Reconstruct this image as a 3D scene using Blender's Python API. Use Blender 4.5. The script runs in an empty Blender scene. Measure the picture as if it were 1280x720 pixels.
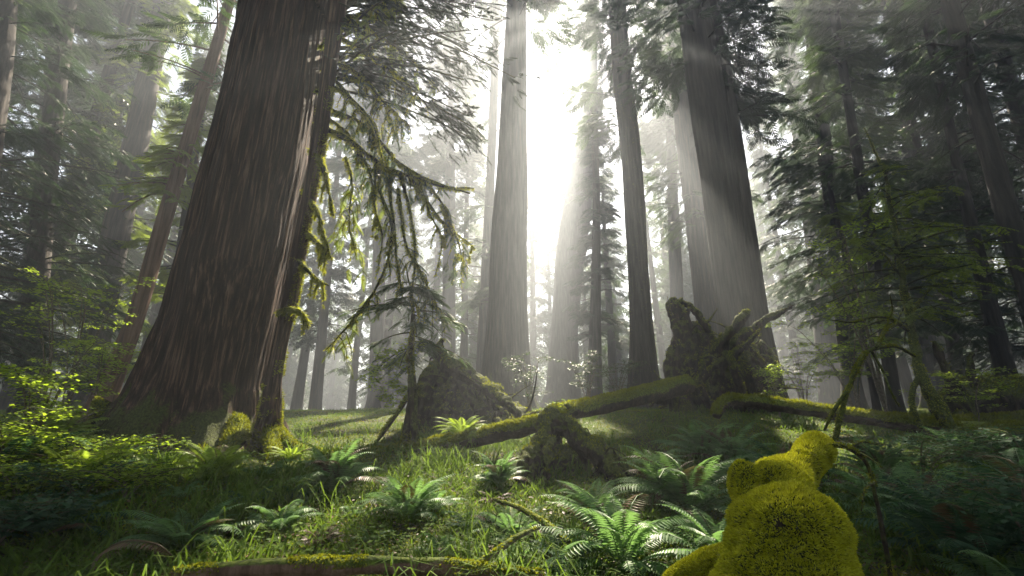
import bpy, math, mathutils, numpy as np
from math import sin, cos, radians, pi
rng = np.random.default_rng(11)
sc = bpy.context.scene
COL = sc.collection
F = 560.0
PITCH = radians(16.5)
CP, SP = cos(PITCH), sin(PITCH)
CAM = np.array([0, 0, 1.3])
A = np.array

# ------------------------------------------------------------------ camera maths
def ray(px, py):
    u = (px - 640) / F; v = (360 - py) / F
    return A([u, CP - SP * v, SP + CP * v])
def P(px, py, Y):
    d = ray(px, py)
    return CAM + d * (Y / d[1])
SUNPX = (718, 10)
_s = ray(*SUNPX); SUN = _s / np.linalg.norm(_s)          # direction towards the sun
def sunproj(p, z0=1.0):
    t = (p[..., 2] - z0) / SUN[2]
    return p[..., 0] - SUN[0] * t, p[..., 1] - SUN[1] * t

# ------------------------------------------------------------------ noise
TAB = np.random.default_rng(3).random((64, 64, 64))
def vnoise(x, y, z):
    x, y, z = np.broadcast_arrays(np.asarray(x, float), np.asarray(y, float), np.asarray(z, float))
    xi, yi, zi = np.floor(x).astype(int), np.floor(y).astype(int), np.floor(z).astype(int)
    fx, fy, fz = x - xi, y - yi, z - zi
    fx = fx * fx * (3 - 2 * fx); fy = fy * fy * (3 - 2 * fy); fz = fz * fz * (3 - 2 * fz)
    def T(a, b, c): return TAB[(xi + a) & 63, (yi + b) & 63, (zi + c) & 63]
    c00 = T(0,0,0) * (1-fx) + T(1,0,0) * fx; c10 = T(0,1,0) * (1-fx) + T(1,1,0) * fx
    c01 = T(0,0,1) * (1-fx) + T(1,0,1) * fx; c11 = T(0,1,1) * (1-fx) + T(1,1,1) * fx
    return (c00 * (1-fy) + c10 * fy) * (1-fz) + (c01 * (1-fy) + c11 * fy) * fz
def fbm(x, y, z, o=4):
    r = 0; a = .5
    for i in range(o):
        r = r + a * vnoise(x * 2**i + 17.3*i, y * 2**i + 5.1*i, z * 2**i + 9.7*i); a *= .5
    return r / (1 - .5**o)

GY = [-40, 0, 3, 6, 10, 14, 20, 40, 80, 400]; GZ = [-1.5, 0, .15, .45, .85, 1.2, 1.65, 2.15, 2.6, 6]
def ground(x, y):
    x = np.asarray(x, float); y = np.asarray(y, float)
    z = np.interp(y, GY, GZ)
    z = z + .30 * (fbm(x*.25+3, y*.25, 1.5, 2) - .5) * np.clip(y/6, .25, 2) + .12 * (fbm(x*.9, y*.9, 7.5, 3) - .5)
    z = z + .35 * np.exp(-((x-5)**2 + (y-14)**2) / 18)
    z = z + .34 * np.exp(-((x+4.3)**2/3.5 + (y-4.8)**2/1.6))
    return z
def gpix(px, py):
    d = ray(px, py)
    for t in np.arange(1.5, 120, .03):
        p = CAM + d * t
        if p[2] < ground(p[0], p[1]): return p
    return p
def gnd(px, Y, dz=0.):
    """ground point seen in column px at depth Y"""
    x = (px - 640) / F * Y / (CP + .25 * SP)
    return A([x, Y, float(ground(x, Y)) + dz])

# where sunlight gets down through the gaps between the crowns (ground metres)
def open_sky(gx, gy):
    w = fbm(gx * .55 + 2, gy * .55 + 8, 3.3, 3)
    a = (gx > -9.5) & (gx < np.where(gy < 6.2, -3.2, -2.2)) & (gy > 2.2) & (gy < 11.5) & (w > .38)
    b = (gx > -7.2) & (gx < -3.4) & (gy > -12) & (gy < 11.5)
    c = (np.hypot((gx + 1.6) / 2.0, (gy - 8.4) / .8) < 1)
    d = (gx > -7) & (gx < 1) & (gy > 12) & (gy < 30) & (w > .56)
    e = (np.hypot((gx - 9.5) / 2.0, (gy - 10.5) / 3.0) < 1)
    f = (np.hypot((gx + 1.9) / 1.1, (gy - 6.2) / 1.6) < 1)
    h = (gx < -4) & (gy > 9) & (w > .54)
    k = (w > np.where(gx > 0, .84, .66))
    return a | b | c | d | e | h | k

# ------------------------------------------------------------------ mesh building
class MB:
    def __init__(s): s.v = []; s.q = []; s.m = []; s.n = 0
    def add(s, v, q, mat=0):
        v = np.asarray(v, float).reshape(-1, 3); q = np.asarray(q, int).reshape(-1, 4)
        s.v.append(v); s.q.append(q + s.n); s.m.append(np.full(len(q), mat)); s.n += len(v); return s
    def merge(s, o):
        for v, q, m in zip(*o.arr()): pass
    def arr(s): return np.concatenate(s.v), np.concatenate(s.q), np.concatenate(s.m)
    def build(s, name, mats, parent=None, smooth=True):
        if not s.v: return None
        v, q, m = s.arr()
        me = bpy.data.meshes.new(name)
        me.vertices.add(len(v)); me.vertices.foreach_set('co', v.astype(np.float32).ravel())
        me.loops.add(len(q) * 4); me.loops.foreach_set('vertex_index', q.astype(np.int32).ravel())
        me.polygons.add(len(q)); me.polygons.foreach_set('loop_start', np.arange(0, len(q)*4, 4, dtype=np.int32))
        me.polygons.foreach_set('material_index', m.astype(np.int32))
        me.polygons.foreach_set('use_smooth', np.full(len(q), smooth, bool))
        me.update(calc_edges=True)
        for x in (mats if isinstance(mats, (list, tuple)) else [mats]): me.materials.append(x)
        return link(name, me, parent)
def link(name, me, parent=None):
    o = bpy.data.objects.new(name, me); COL.objects.link(o)
    if parent is not None:
        o.parent = parent
        o.location = (0, 0, 0)
        o.matrix_parent_inverse = PINV.get(parent.name, mathutils.Matrix.Identity(4))
    return o
PINV = {}
import mathutils
def tag(o, label=None, cat=None, group=None, kind=None):
    if label: o['label'] = label
    if cat: o['category'] = cat
    if group: o['group'] = group
    if kind: o['kind'] = kind
    return o
def thing(name, loc, label, cat, group=None):
    o = bpy.data.objects.new(name, None); COL.objects.link(o); o.location = [float(c) for c in loc]
    o.empty_display_size = .3
    PINV[o.name] = mathutils.Matrix.Translation([-float(c) for c in loc])
    return tag(o, label, cat, group)

def crom(pts, sub):
    pts = np.asarray(pts, float)
    if sub <= 1: return pts
    p = np.vstack([2*pts[0]-pts[1], pts, 2*pts[-1]-pts[-2]])
    out = []
    for i in range(1, len(p)-2):
        for k in range(sub):
            t = k / sub
            out.append(.5*((2*p[i]) + (-p[i-1]+p[i+1])*t + (2*p[i-1]-5*p[i]+4*p[i+1]-p[i+2])*t*t + (-p[i-1]+3*p[i]-3*p[i+1]+p[i+2])*t**3))
    out.append(p[-2])
    return A(out)
def tube(mb, pts, rad, seg=8, sub=1, amp=0., freq=3., mod=None, mat=0, caps=False, wander=0.):
    pr = np.column_stack([np.asarray(pts, float), np.broadcast_to(rad, (len(pts),))])
    pr = crom(pr, sub); p = pr[:, :3].copy(); r = np.maximum(pr[:, 3], .0015)
    if wander:
        for c in range(3):
            p[:, c] += wander * (fbm(p[:,0]*2.1+c*9.1, p[:,1]*2.1, p[:,2]*2.1, 3) - .5)
    t = np.gradient(p, axis=0); t /= np.linalg.norm(t, axis=1)[:, None] + 1e-9
    ref = A([0, 1., 0]) if abs(t[0][1]) < .9 else A([1., 0, 0])
    n1 = np.empty_like(p); a = ref - t[0] * ref.dot(t[0]); a /= np.linalg.norm(a)
    for i in range(len(p)):
        a = a - t[i] * a.dot(t[i]); a /= np.linalg.norm(a) + 1e-9; n1[i] = a
    n2 = np.cross(t, n1)
    th = np.linspace(0, 2*pi, seg, endpoint=False)
    R = r[:, None] * np.ones(seg)
    dirs = n1[:, None, :] * np.cos(th)[None, :, None] + n2[:, None, :] * np.sin(th)[None, :, None]
    if mod is not None: R = R * mod(th[None, :], p, dirs)
    if amp:
        q = p[:, None, :] + dirs * R[..., None]
        R = R * (1 + amp * 2 * (fbm(q[...,0]*freq, q[...,1]*freq, q[...,2]*freq, 3) - .5))
    v = p[:, None, :] + dirs * R[..., None]
    if caps:
        e0 = p[0] + (v[0]-p[0])[None] * A([0.02, .5, .85])[:, None, None] - t[0] * A([.12, .1, .05])[:, None, None] * r[0]
        e1 = p[-1] + (v[-1]-p[-1])[None] * A([.85, .5, .02])[:, None, None] + t[-1] * A([.05, .1, .12])[:, None, None] * r[-1]
        v = np.concatenate([e0, v, e1])
    n = len(v); i = np.arange(n-1)[:, None] * seg; j = np.arange(seg)[None]; j2 = (j+1) % seg
    q = np.stack([i+j, i+j2, i+seg+j2, i+seg+j], -1).reshape(-1, 4)
    mb.add(v.reshape(-1, 3), q, mat); return p

def norm(a): return a / (np.linalg.norm(a, axis=-1, keepdims=True) + 1e-9)
def frond_template(n=9, ang=52, wid=.03, ln=.42, droop=.12, side_w=None):
    V = []
    for i in range(n):
        t = (i + .6) / n; x = t * .9
        l = ln * (1 - t)**.6 * min(1, .5 + t * 2)
        for s in (-1, 1):
            a = radians(ang - 18 * t); d = A([cos(a), s * sin(a), 0]); nrm = A([-sin(a) , s*cos(a), 0])
            b = A([x, 0, -droop * x * x])
            V += [b, b + d*l*.45 + nrm*wid - A([0,0,.02]), b + d*l - A([0,0,.06*l/ln + droop*.3]), b + d*l*.45 - nrm*wid]
    V += [A([0,.008,0]), A([.8,.02,-droop*.6]), A([1.,0,-droop]), A([.8,-.02,-droop*.6])]
    return A(V)
def place(mb, tmpl, pos, d, up, s, mat=0):
    """stamp copies of a quad template"""
    if len(pos) == 0: return
    d = norm(d); side = norm(np.cross(up, d)); u = np.cross(d, side)
    s = np.broadcast_to(s, (len(pos),))[:, None, None]
    T = tmpl[None]
    v = pos[:, None] + s * (T[..., 0:1] * d[:, None] + T[..., 1:2] * side[:, None] + T[..., 2:3] * u[:, None])
    N = len(pos) * len(tmpl)
    mb.add(v.reshape(-1, 3), np.arange(N).reshape(-1, 4), mat)
FR = [frond_template(8, 50, .034, .42, .14), frond_template(9, 56, .03, .36, .22), frond_template(7, 46, .038, .45, .08)]
FRFINE = [frond_template(18, 56, .017, .30, .16), frond_template(16, 60, .018, .34, .25)]
FRFAR = [frond_template(4, 50, .075, .45, .14), frond_template(4, 55, .07, .42, .22)]
LEAF = A([[0,0,0],[.45,.3,-.03],[1,0,-.12],[.45,-.3,-.03]])

# ------------------------------------------------------------------ materials
def nt(name):
    m = bpy.data.materials.new(name); m.use_nodes = True; t = m.node_tree; t.nodes.clear()
    return m, t, lambda ty, **k: _n(t, ty, **k)
def _n(t, ty, **k):
    n = t.nodes.new(ty)
    for a, b in k.items():
        if a.startswith('i_'): n.inputs[a[2:].replace('_', ' ')].default_value = b
        else: setattr(n, a, b)
    return n
def ramp(t, fac, stops):
    r = t.nodes.new('ShaderNodeValToRGB'); e = r.color_ramp.elements
    while len(e) < len(stops): e.new(.5)
    for i, (p, c) in enumerate(stops): e[i].position = p; e[i].color = (*c, 1)
    t.links.new(fac, r.inputs[0]); return r.outputs[0]
def mixc(t, fac, a, b):
    m = t.nodes.new('ShaderNodeMix'); m.data_type = 'RGBA'
    if isinstance(fac, float): m.inputs[0].default_value = fac
    else: t.links.new(fac, m.inputs[0])
    for s, i in ((a, 6), (b, 7)):
        if isinstance(s, tuple): m.inputs[i].default_value = (*s, 1)
        else: t.links.new(s, m.inputs[i])
    return m.outputs[2]
def math_(t, op, a, b=0.):
    m = t.nodes.new('ShaderNodeMath'); m.operation = op
    for i, s in enumerate((a, b)):
        if isinstance(s, (int, float)): m.inputs[i].default_value = s
        else: t.links.new(s, m.inputs[i])
    return m.outputs[0]
def leafmat(name, cols, trans=.45, rough=.5, spec=.25, tcol=None, ns=1.3):
    m, t, N = nt(name); L = t.links.new
    g = N('ShaderNodeNewGeometry'); no = N('ShaderNodeTexNoise', i_Scale=ns, i_Detail=3.)
    L(g.outputs['Position'], no.inputs['Vector'])
    f = math_(t, 'ADD', math_(t, 'MULTIPLY', g.outputs['Random Per Island'], .55), math_(t, 'MULTIPLY', no.outputs['Fac'], .5))
    c = ramp(t, f, [(.15, cols[0]), (.5, cols[1]), (.9, cols[2])])
    p = N('ShaderNodeBsdfPrincipled', i_Roughness=rough); p.inputs['Specular IOR Level'].default_value = spec
    L(c, p.inputs['Base Color'])
    tr = N('ShaderNodeBsdfTranslucent')
    L(mixc(t, .5, c, tcol or (cols[2][0]*1.6, cols[2][1]*1.6, cols[2][2])), tr.inputs[0])
    ms = N('ShaderNodeMixShader'); ms.inputs[0].default_value = trans
    L(p.outputs[0], ms.inputs[1]); L(tr.outputs[0], ms.inputs[2])
    o = N('ShaderNodeOutputMaterial'); L(ms.outputs[0], o.inputs[0]); return m
def barkmat(name, c0, c1, c2, moss=.3, mossc=((.03,.045,.008), (.09,.12,.015)), zs=.12, sc=9., bump=.6, rough=.9, mossz=None, upmoss=.6):
    m, t, N = nt(name); L = t.links.new
    g = N('ShaderNodeNewGeometry')
    mp = N('ShaderNodeMapping'); mp.inputs['Scale'].default_value = (1, 1, zs); L(g.outputs['Position'], mp.inputs[0])
    n1 = N('ShaderNodeTexNoise', i_Scale=sc, i_Detail=6., i_Roughness=.65); L(mp.outputs[0], n1.inputs['Vector'])
    n2 = N('ShaderNodeTexNoise', i_Scale=1.7, i_Detail=5.); L(g.outputs['Position'], n2.inputs['Vector'])
    n3 = N('ShaderNodeTexNoise', i_Scale=28., i_Detail=4.); L(g.outputs['Position'], n3.inputs['Vector'])
    c = ramp(t, n1.outputs['Fac'], [(.36, c0), (.52, c1), (.68, c2)])
    sx = N('ShaderNodeSeparateXYZ'); L(g.outputs['Normal'], sx.inputs[0])
    f = math_(t, 'ADD', n2.outputs['Fac'], math_(t, 'MULTIPLY', sx.outputs[2], upmoss))
    f = math_(t, 'ADD', f, math_(t, 'MULTIPLY', n3.outputs['Fac'], .35))
    if mossz:                                             # moss thins out with height
        sp = N('ShaderNodeSeparateXYZ'); L(g.outputs['Position'], sp.inputs[0])
        f = math_(t, 'SUBTRACT', f, math_(t, 'MULTIPLY', sp.outputs[2], mossz))
    thr = .68 + .35 * (1 - moss) - .18
    mr = N('ShaderNodeMapRange'); L(f, mr.inputs[0]); mr.inputs[1].default_value = thr; mr.inputs[2].default_value = thr + .14
    mc = ramp(t, n3.outputs['Fac'], [(.35, mossc[0]), (.65, mossc[1])])
    col = mixc(t, mr.outputs[0], c, mc)
    p = N('ShaderNodeBsdfPrincipled', i_Roughness=rough); p.inputs['Specular IOR Level'].default_value = .2
    L(col, p.inputs['Base Color'])
    h = math_(t, 'ADD', n1.outputs['Fac'], math_(t, 'MULTIPLY', n3.outputs['Fac'], .35))
    b = N('ShaderNodeBump', i_Strength=bump, i_Distance=.06); L(h, b.inputs['Height']); L(b.outputs[0], p.inputs['Normal'])
    o = N('ShaderNodeOutputMaterial'); L(p.outputs[0], o.inputs[0]); return m

M = {}
M['cedar'] = barkmat('cedar_bark', (.018,.010,.007), (.050,.030,.022), (.19,.12,.082), moss=.40, zs=.04, sc=17., bump=.9, mossz=.07, mossc=((.028,.036,.010), (.075,.09,.02)))
M['bark'] = barkmat('grey_brown_bark', (.014,.012,.010), (.042,.036,.031), (.08,.07,.06), moss=.1, zs=.07, sc=8., mossz=.03)
M['darkbark'] = barkmat('dark_grey_bark', (.010,.009,.008), (.030,.026,.023), (.055,.049,.042), moss=.1, zs=.07, sc=8., mossz=.03)
M['redbark'] = barkmat('red_brown_bark', (.07,.04,.028), (.14,.085,.06), (.2,.13,.095), moss=0., zs=.06, sc=10.)
M['darkwood'] = barkmat('rotten_wood', (.008,.006,.004), (.028,.02,.014), (.06,.042,.028), moss=.42, zs=.35, sc=9., bump=1., mossc=((.03,.036,.008), (.085,.10,.018)))
M['mosslog'] = barkmat('mossy_log_bark', (.012,.009,.006), (.035,.024,.016), (.07,.05,.035), moss=.75, zs=1., sc=9., bump=1., upmoss=.9, mossc=((.05,.065,.008), (.15,.19,.02)))
M['mosslimb'] = barkmat('mossy_limb_bark', (.015,.013,.008), (.03,.03,.012), (.06,.055,.02), moss=.7, zs=1., sc=14., bump=.8, upmoss=.35, mossc=((.035,.045,.008), (.09,.11,.02)))
M['palewood'] = barkmat('bare_pale_wood', (.06,.05,.035), (.13,.11,.08), (.22,.19,.15), moss=.2, zs=1., sc=18., bump=.5)
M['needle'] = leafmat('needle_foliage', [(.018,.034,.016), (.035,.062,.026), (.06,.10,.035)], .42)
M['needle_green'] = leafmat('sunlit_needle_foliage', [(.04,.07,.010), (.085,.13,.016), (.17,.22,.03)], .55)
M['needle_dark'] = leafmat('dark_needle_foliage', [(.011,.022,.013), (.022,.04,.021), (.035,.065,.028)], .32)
M['needle_silhouette'] = leafmat('backlit_dark_foliage', [(.008,.014,.007), (.016,.028,.012), (.03,.05,.02)], .15)  # needle colour darkened and made less translucent to read as a backlit silhouette
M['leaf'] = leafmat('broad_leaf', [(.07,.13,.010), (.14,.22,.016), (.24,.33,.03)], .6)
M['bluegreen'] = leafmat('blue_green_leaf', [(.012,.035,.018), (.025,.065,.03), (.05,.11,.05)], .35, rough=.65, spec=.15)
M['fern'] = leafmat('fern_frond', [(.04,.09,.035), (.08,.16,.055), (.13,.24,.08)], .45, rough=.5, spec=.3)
M['fernlit'] = leafmat('sunlit_fern_frond', [(.09,.15,.02), (.15,.23,.03), (.22,.30,.04)], .5)  # brighter, yellower copy of the fern green, sunlight put into the colour
M['deadfern'] = leafmat('withered_frond', [(.05,.025,.012), (.09,.05,.025), (.06,.08,.03)], .2)
M['moss'] = leafmat('moss_tuft', [(.06,.07,.006), (.125,.14,.010), (.20,.22,.015)], .4, rough=.8, spec=.1)
M['mossgold'] = leafmat('golden_moss_tuft', [(.15,.15,.006), (.33,.34,.015), (.52,.53,.04)], .4, rough=.8, spec=.1, ns=7.)
M['mosshang'] = leafmat('hanging_moss', [(.08,.09,.012), (.16,.175,.02), (.27,.29,.03)], .6, rough=.8, spec=.1)
M['grass'] = leafmat('grass_blade', [(.028,.065,.010), (.060,.115,.015), (.11,.17,.025)], .45, rough=.75, spec=.1)
M['cover'] = leafmat('ground_leaf', [(.03,.06,.010), (.055,.10,.015), (.09,.15,.02)], .4, rough=.75, spec=.1)
def groundmat():
    m, t, N = nt('forest_floor'); L = t.links.new
    g = N('ShaderNodeNewGeometry')
    n1 = N('ShaderNodeTexNoise', i_Scale=.9, i_Detail=6.); L(g.outputs['Position'], n1.inputs['Vector'])
    n2 = N('ShaderNodeTexNoise', i_Scale=22., i_Detail=5.); L(g.outputs['Position'], n2.inputs['Vector'])
    mossc = ramp(t, n2.outputs['Fac'], [(.3, (.018,.03,.006)), (.6, (.06,.085,.014)), (.8, (.11,.13,.025))])
    soil = ramp(t, n2.outputs['Fac'], [(.3, (.010,.008,.006)), (.7, (.04,.03,.02))])
    mr = N('ShaderNodeMapRange'); L(n1.outputs['Fac'], mr.inputs[0]); mr.inputs[1].default_value = .36; mr.inputs[2].default_value = .48
    p = N('ShaderNodeBsdfPrincipled', i_Roughness=.9); L(mixc(t, mr.outputs[0], soil, mossc), p.inputs['Base Color'])
    p.inputs['Specular IOR Level'].default_value = .15
    b = N('ShaderNodeBump', i_Strength=.8, i_Distance=.05); L(n2.outputs['Fac'], b.inputs['Height']); L(b.outputs[0], p.inputs['Normal'])
    o = N('ShaderNodeOutputMaterial'); L(p.outputs[0], o.inputs[0]); return m

# ------------------------------------------------------------------ surface fuzz (moss, lichens)
def fuzz(src, n, ln, wd, upmin=-1., gate=0., seed=0, droop=0., patch=3., hang=0.):
    """short blades standing on the faces of a built-up mesh"""
    r = np.random.default_rng(seed)
    v, q, _ = src.arr() if isinstance(src, MB) else src
    a, b, c, d = (v[q[:, i]] for i in range(4))
    nr = np.cross(c - a, d - b); ar = np.linalg.norm(nr, axis=1); nr = nr / (ar[:, None] + 1e-9)
    k = r.choice(len(q), n, p=ar / ar.sum())
    s, t = r.random((2, n, 1))
    p = a[k]*(1-s)*(1-t) + b[k]*s*(1-t) + c[k]*s*t + d[k]*(1-s)*t; nn = nr[k]
    keep = (nn[:, 2] > upmin + .4 * (r.random(n) - .5)) & (fbm(p[:,0]*patch, p[:,1]*patch, p[:,2]*patch, 3) > gate)
    p, nn = p[keep], nn[keep]; m = len(p)
    L = ln * (.5 + r.random(m)) * (.6 + .8 * vnoise(p[:,0]*9, p[:,1]*9, p[:,2]*9))
    dd = norm(nn * (1 - hang) + (r.random((m, 3)) - .5) * 1.3 - A([0, 0, 1.]) * (droop + hang))
    out = MB(); place(out, LEAFN * A([1, wd / ln, 1]), p - dd * L[:, None] * .1, dd, nn + .3 * (r.random((m, 3)) - .5) + 1e-3, L)
    return out
LEAFN = A([[0,.5,0],[.6,.8,.05],[1,0,.1],[.6,-.8,.05]]) * A([1, .6, 1])

# ------------------------------------------------------------------ trees
def ridged(k=6., zk=.25, amp=.08, seed=0., lump=.06, tw=0.):
    def f(th, p, dirs):
        z = p[:, 2:3]; th = th + tw * z
        cx, sx = np.cos(th), np.sin(th)
        a = fbm(cx*k + seed, sx*k, z*zk + seed, 4)
        return 1 + amp * (1 - 2.4*np.abs(a - .5)*2) + lump * 2 * (fbm(cx*1.2 + seed, sx*1.2, z*.3, 2) - .5)
    return f
def trunk_rows(rows, Y, top=None, toprad=.25, sink=.35, flare=1.25, corr=True):
    """rows (py, left px, right px) at depth Y -> points + radii going up"""
    pts, rad = [], []
    for py, l, r in sorted(rows, key=lambda a: -a[0]):
        c = P((l+r)/2, py, Y); e = P(r, py, Y); w = abs(e[0] - P(l, py, Y)[0]) / 2
        if corr: w /= math.sqrt(1 + (c[0]/Y)**2)
        pts.append(c); rad.append(w)
    g = float(ground(pts[0][0], Y))
    if pts[0][2] > g - .1:
        d = (pts[1]-pts[0]); d = d / max(d[2], 1e-3); h = pts[0][2] - (g - sink)
        pts.insert(0, pts[0] - d * h); rad.insert(0, rad[0] * flare)
    if top and pts[-1][2] < top:
        d = (pts[-1]-pts[-2]); d = d / d[2]; h = top - pts[-1][2]
        b, r0 = pts[-1], rad[-1]
        for k in (.33, .66, 1): pts.append(b + d * h * k + A([0,0,0])); rad.append(r0 * (1-k) + toprad * k)
    return A(pts), A(rad)
def axis_fn(pts):
    z = pts[:, 2]
    return lambda h: np.stack([np.interp(h, z, pts[:, 0]), np.interp(h, z, pts[:, 1]), h], -1)
LITN = [0]
def crown(ax, z0, z1, nl, Lmax, seed, nb=7, nf=4, fs=.8, droop=.22, rise=.1, templ=None, prune=True, azr=None, dens=None, shape='cone', limb_r=.05, mask=None, bare=.15):
    """limbs + layered flat sprays of foliage"""
    r = np.random.default_rng(seed); templ = templ or FR
    h = z0 + (z1 - z0) * np.sort(r.random(nl)); t = (h - z0) / (z1 - z0)
    az = r.random(nl) * 2 * pi if azr is None else azr[0] + (azr[1]-azr[0]) * r.random(nl)
    if shape == 'cone': L = Lmax * (1 - .8 * t) * (.55 + .6 * r.random(nl)) * np.minimum(1, .6 + t*4)
    else: L = Lmax * (.45 + .75 * r.random(nl)) * np.sin(np.clip(t*.85+.15, 0, 1)*pi)**.4
    base = ax(h); D = np.stack([np.cos(az), np.sin(az), 0*az], -1)
    ri = rise + .25 * (r.random(nl) - .5); dr = droop * (.6 + .9 * r.random(nl))
    def limb(i, s):      # s shape (...)
        return base[i] + D[i] * (L[i] * s)[..., None] + A([0,0,1.]) * (L[i] * (ri[i]*s - dr[i]*s*s))[..., None]
    lm = MB()
    for i in range(nl):
        s = np.linspace(0, 1, 5)
        tube(lm, limb(np.full(5, i), s), L[i] / Lmax * limb_r * (1 - .85*s) + .008, seg=4)
    I = np.repeat(np.arange(nl), nb); J = np.tile(np.arange(nb), nl)
    s = bare + (1 - bare) * (J + r.random(len(J))) / nb
    bp = limb(I, s); sg = np.where(J % 2 == 0, 1, -1) * (1 + 0*I)
    a2 = az[I] + sg * (.35 + .65 * r.random(len(I)))
    bl = L[I] * (.40 * (1 - s) + .14) * (.6 + .7 * r.random(len(I)))
    bd = np.stack([np.cos(a2), np.sin(a2), -.12 - .35*r.random(len(I))], -1)
    K = np.repeat(np.arange(len(I)), nf); kk = np.tile(np.arange(nf), len(I))
    u = (kk + .3 + .6*r.random(len(K))) / nf
    p = bp[K] + bd[K] * (bl[K] * u)[:, None] - A([0,0,1.]) * (bl[K] * u**2 * .25)[:, None]
    a3 = a2[K] + (r.random(len(K)) - .5) * 1.5
    d = np.stack([np.cos(a3), np.sin(a3), -.15 - .55*r.random(len(K))], -1)
    up = np.stack([.5*(r.random(len(K))-.5), .5*(r.random(len(K))-.5), np.ones(len(K))], -1)
    sz = fs * (.6 + .8 * r.random(len(K)))
    keep = r.random(len(K)) < .25 + 1.6 * (fbm(p[:,0]*.5+seed, p[:,1]*.5, p[:,2]*.7, 2) - .2)
    if prune:
        gx, gy = sunproj(p + d * sz[:, None] * .4)
        keep &= ~(open_sky(gx, gy)) | (r.random(len(K)) < (.5 if prune == 'half' else 0))
    if mask is not None: keep &= mask(p)
    fo = MB()
    K2 = np.nonzero(keep)[0]; w = r.integers(0, len(templ), len(K2))
    for c, T in enumerate(templ):
        k = K2[w == c]; place(fo, T, p[k], d[k], up[k], sz[k])
    return lm, fo

def tree(name, label, rows, Y, top, bark, group=None, foliage=None, seg=28, sub=5, mod=None, cat='tree', crowns=(), toprad=.25, flare=1.25, rows_more=None, wander=0., mossn=0):
    top = min(top, 46); pts, rad = trunk_rows(rows, Y, top, toprad, flare=flare)
    root = thing(name, (pts[0][0], pts[0][1], float(ground(pts[0][0], Y))), label, cat, group)
    m0 = mod or ridged(seed=Y); g0 = float(ground(pts[0][0], Y))
    mb = MB(); tube(mb, pts, rad, max(seg, 36), sub + 4, wander=wander, mod=lambda th, p, d: m0(th, p, d) + np.exp(-np.maximum(p[:,2:3]-g0, 0)/.7) * np.maximum(fbm(np.cos(th)*2.4+Y, np.sin(th)*2.4, .3, 2) - .4, 0) * 2.2)
    mb.build('trunk', bark, root)
    if mossn: fuzz(mb, mossn, .05, .015, upmin=-.3, gate=.5, seed=int(Y)).build('moss', M['mosshang'], root, smooth=False)
    ax = axis_fn(pts)
    for c in crowns:
        c = dict(c); mat = c.pop('mat'); c['z1'] = min(c['z1'], 45); lm, fo = crown(ax, **c)
        lm.build('limbs', bark, root)
        if fo.v: fo.build('crown', mat, root, smooth=False)
    return root, ax

def V3(*a): return A(a, float)

# ================================================================== SETTING
def build_ground():
    xs = np.concatenate([-np.geomspace(14, 420, 26)[::-1], np.linspace(-13.8, 13.8, 240), np.geomspace(14, 420, 26)])
    ys = np.concatenate([-np.geomspace(1, 60, 14)[::-1], np.linspace(-.9, 26, 230), np.geomspace(26.3, 420, 40)])
    X, Y = np.meshgrid(xs, ys); Z = ground(X, Y)
    near = np.exp(-np.maximum(Y, 0)/30)
    Z = Z + .035 * (fbm(X*4, Y*4, 2.2, 3) - .5) * near
    n, m = X.shape; i = np.arange(n-1)[:, None]*m; j = np.arange(m-1)[None]
    q = np.stack([i+j, i+j+1, i+m+j+1, i+m+j], -1).reshape(-1, 4)
    mb = MB(); mb.add(np.stack([X, Y, Z], -1).reshape(-1, 3), q)
    tag(mb.build('ground', groundmat()), 'mossy forest floor rising gently under the trees', kind='structure')
build_ground()

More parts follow.
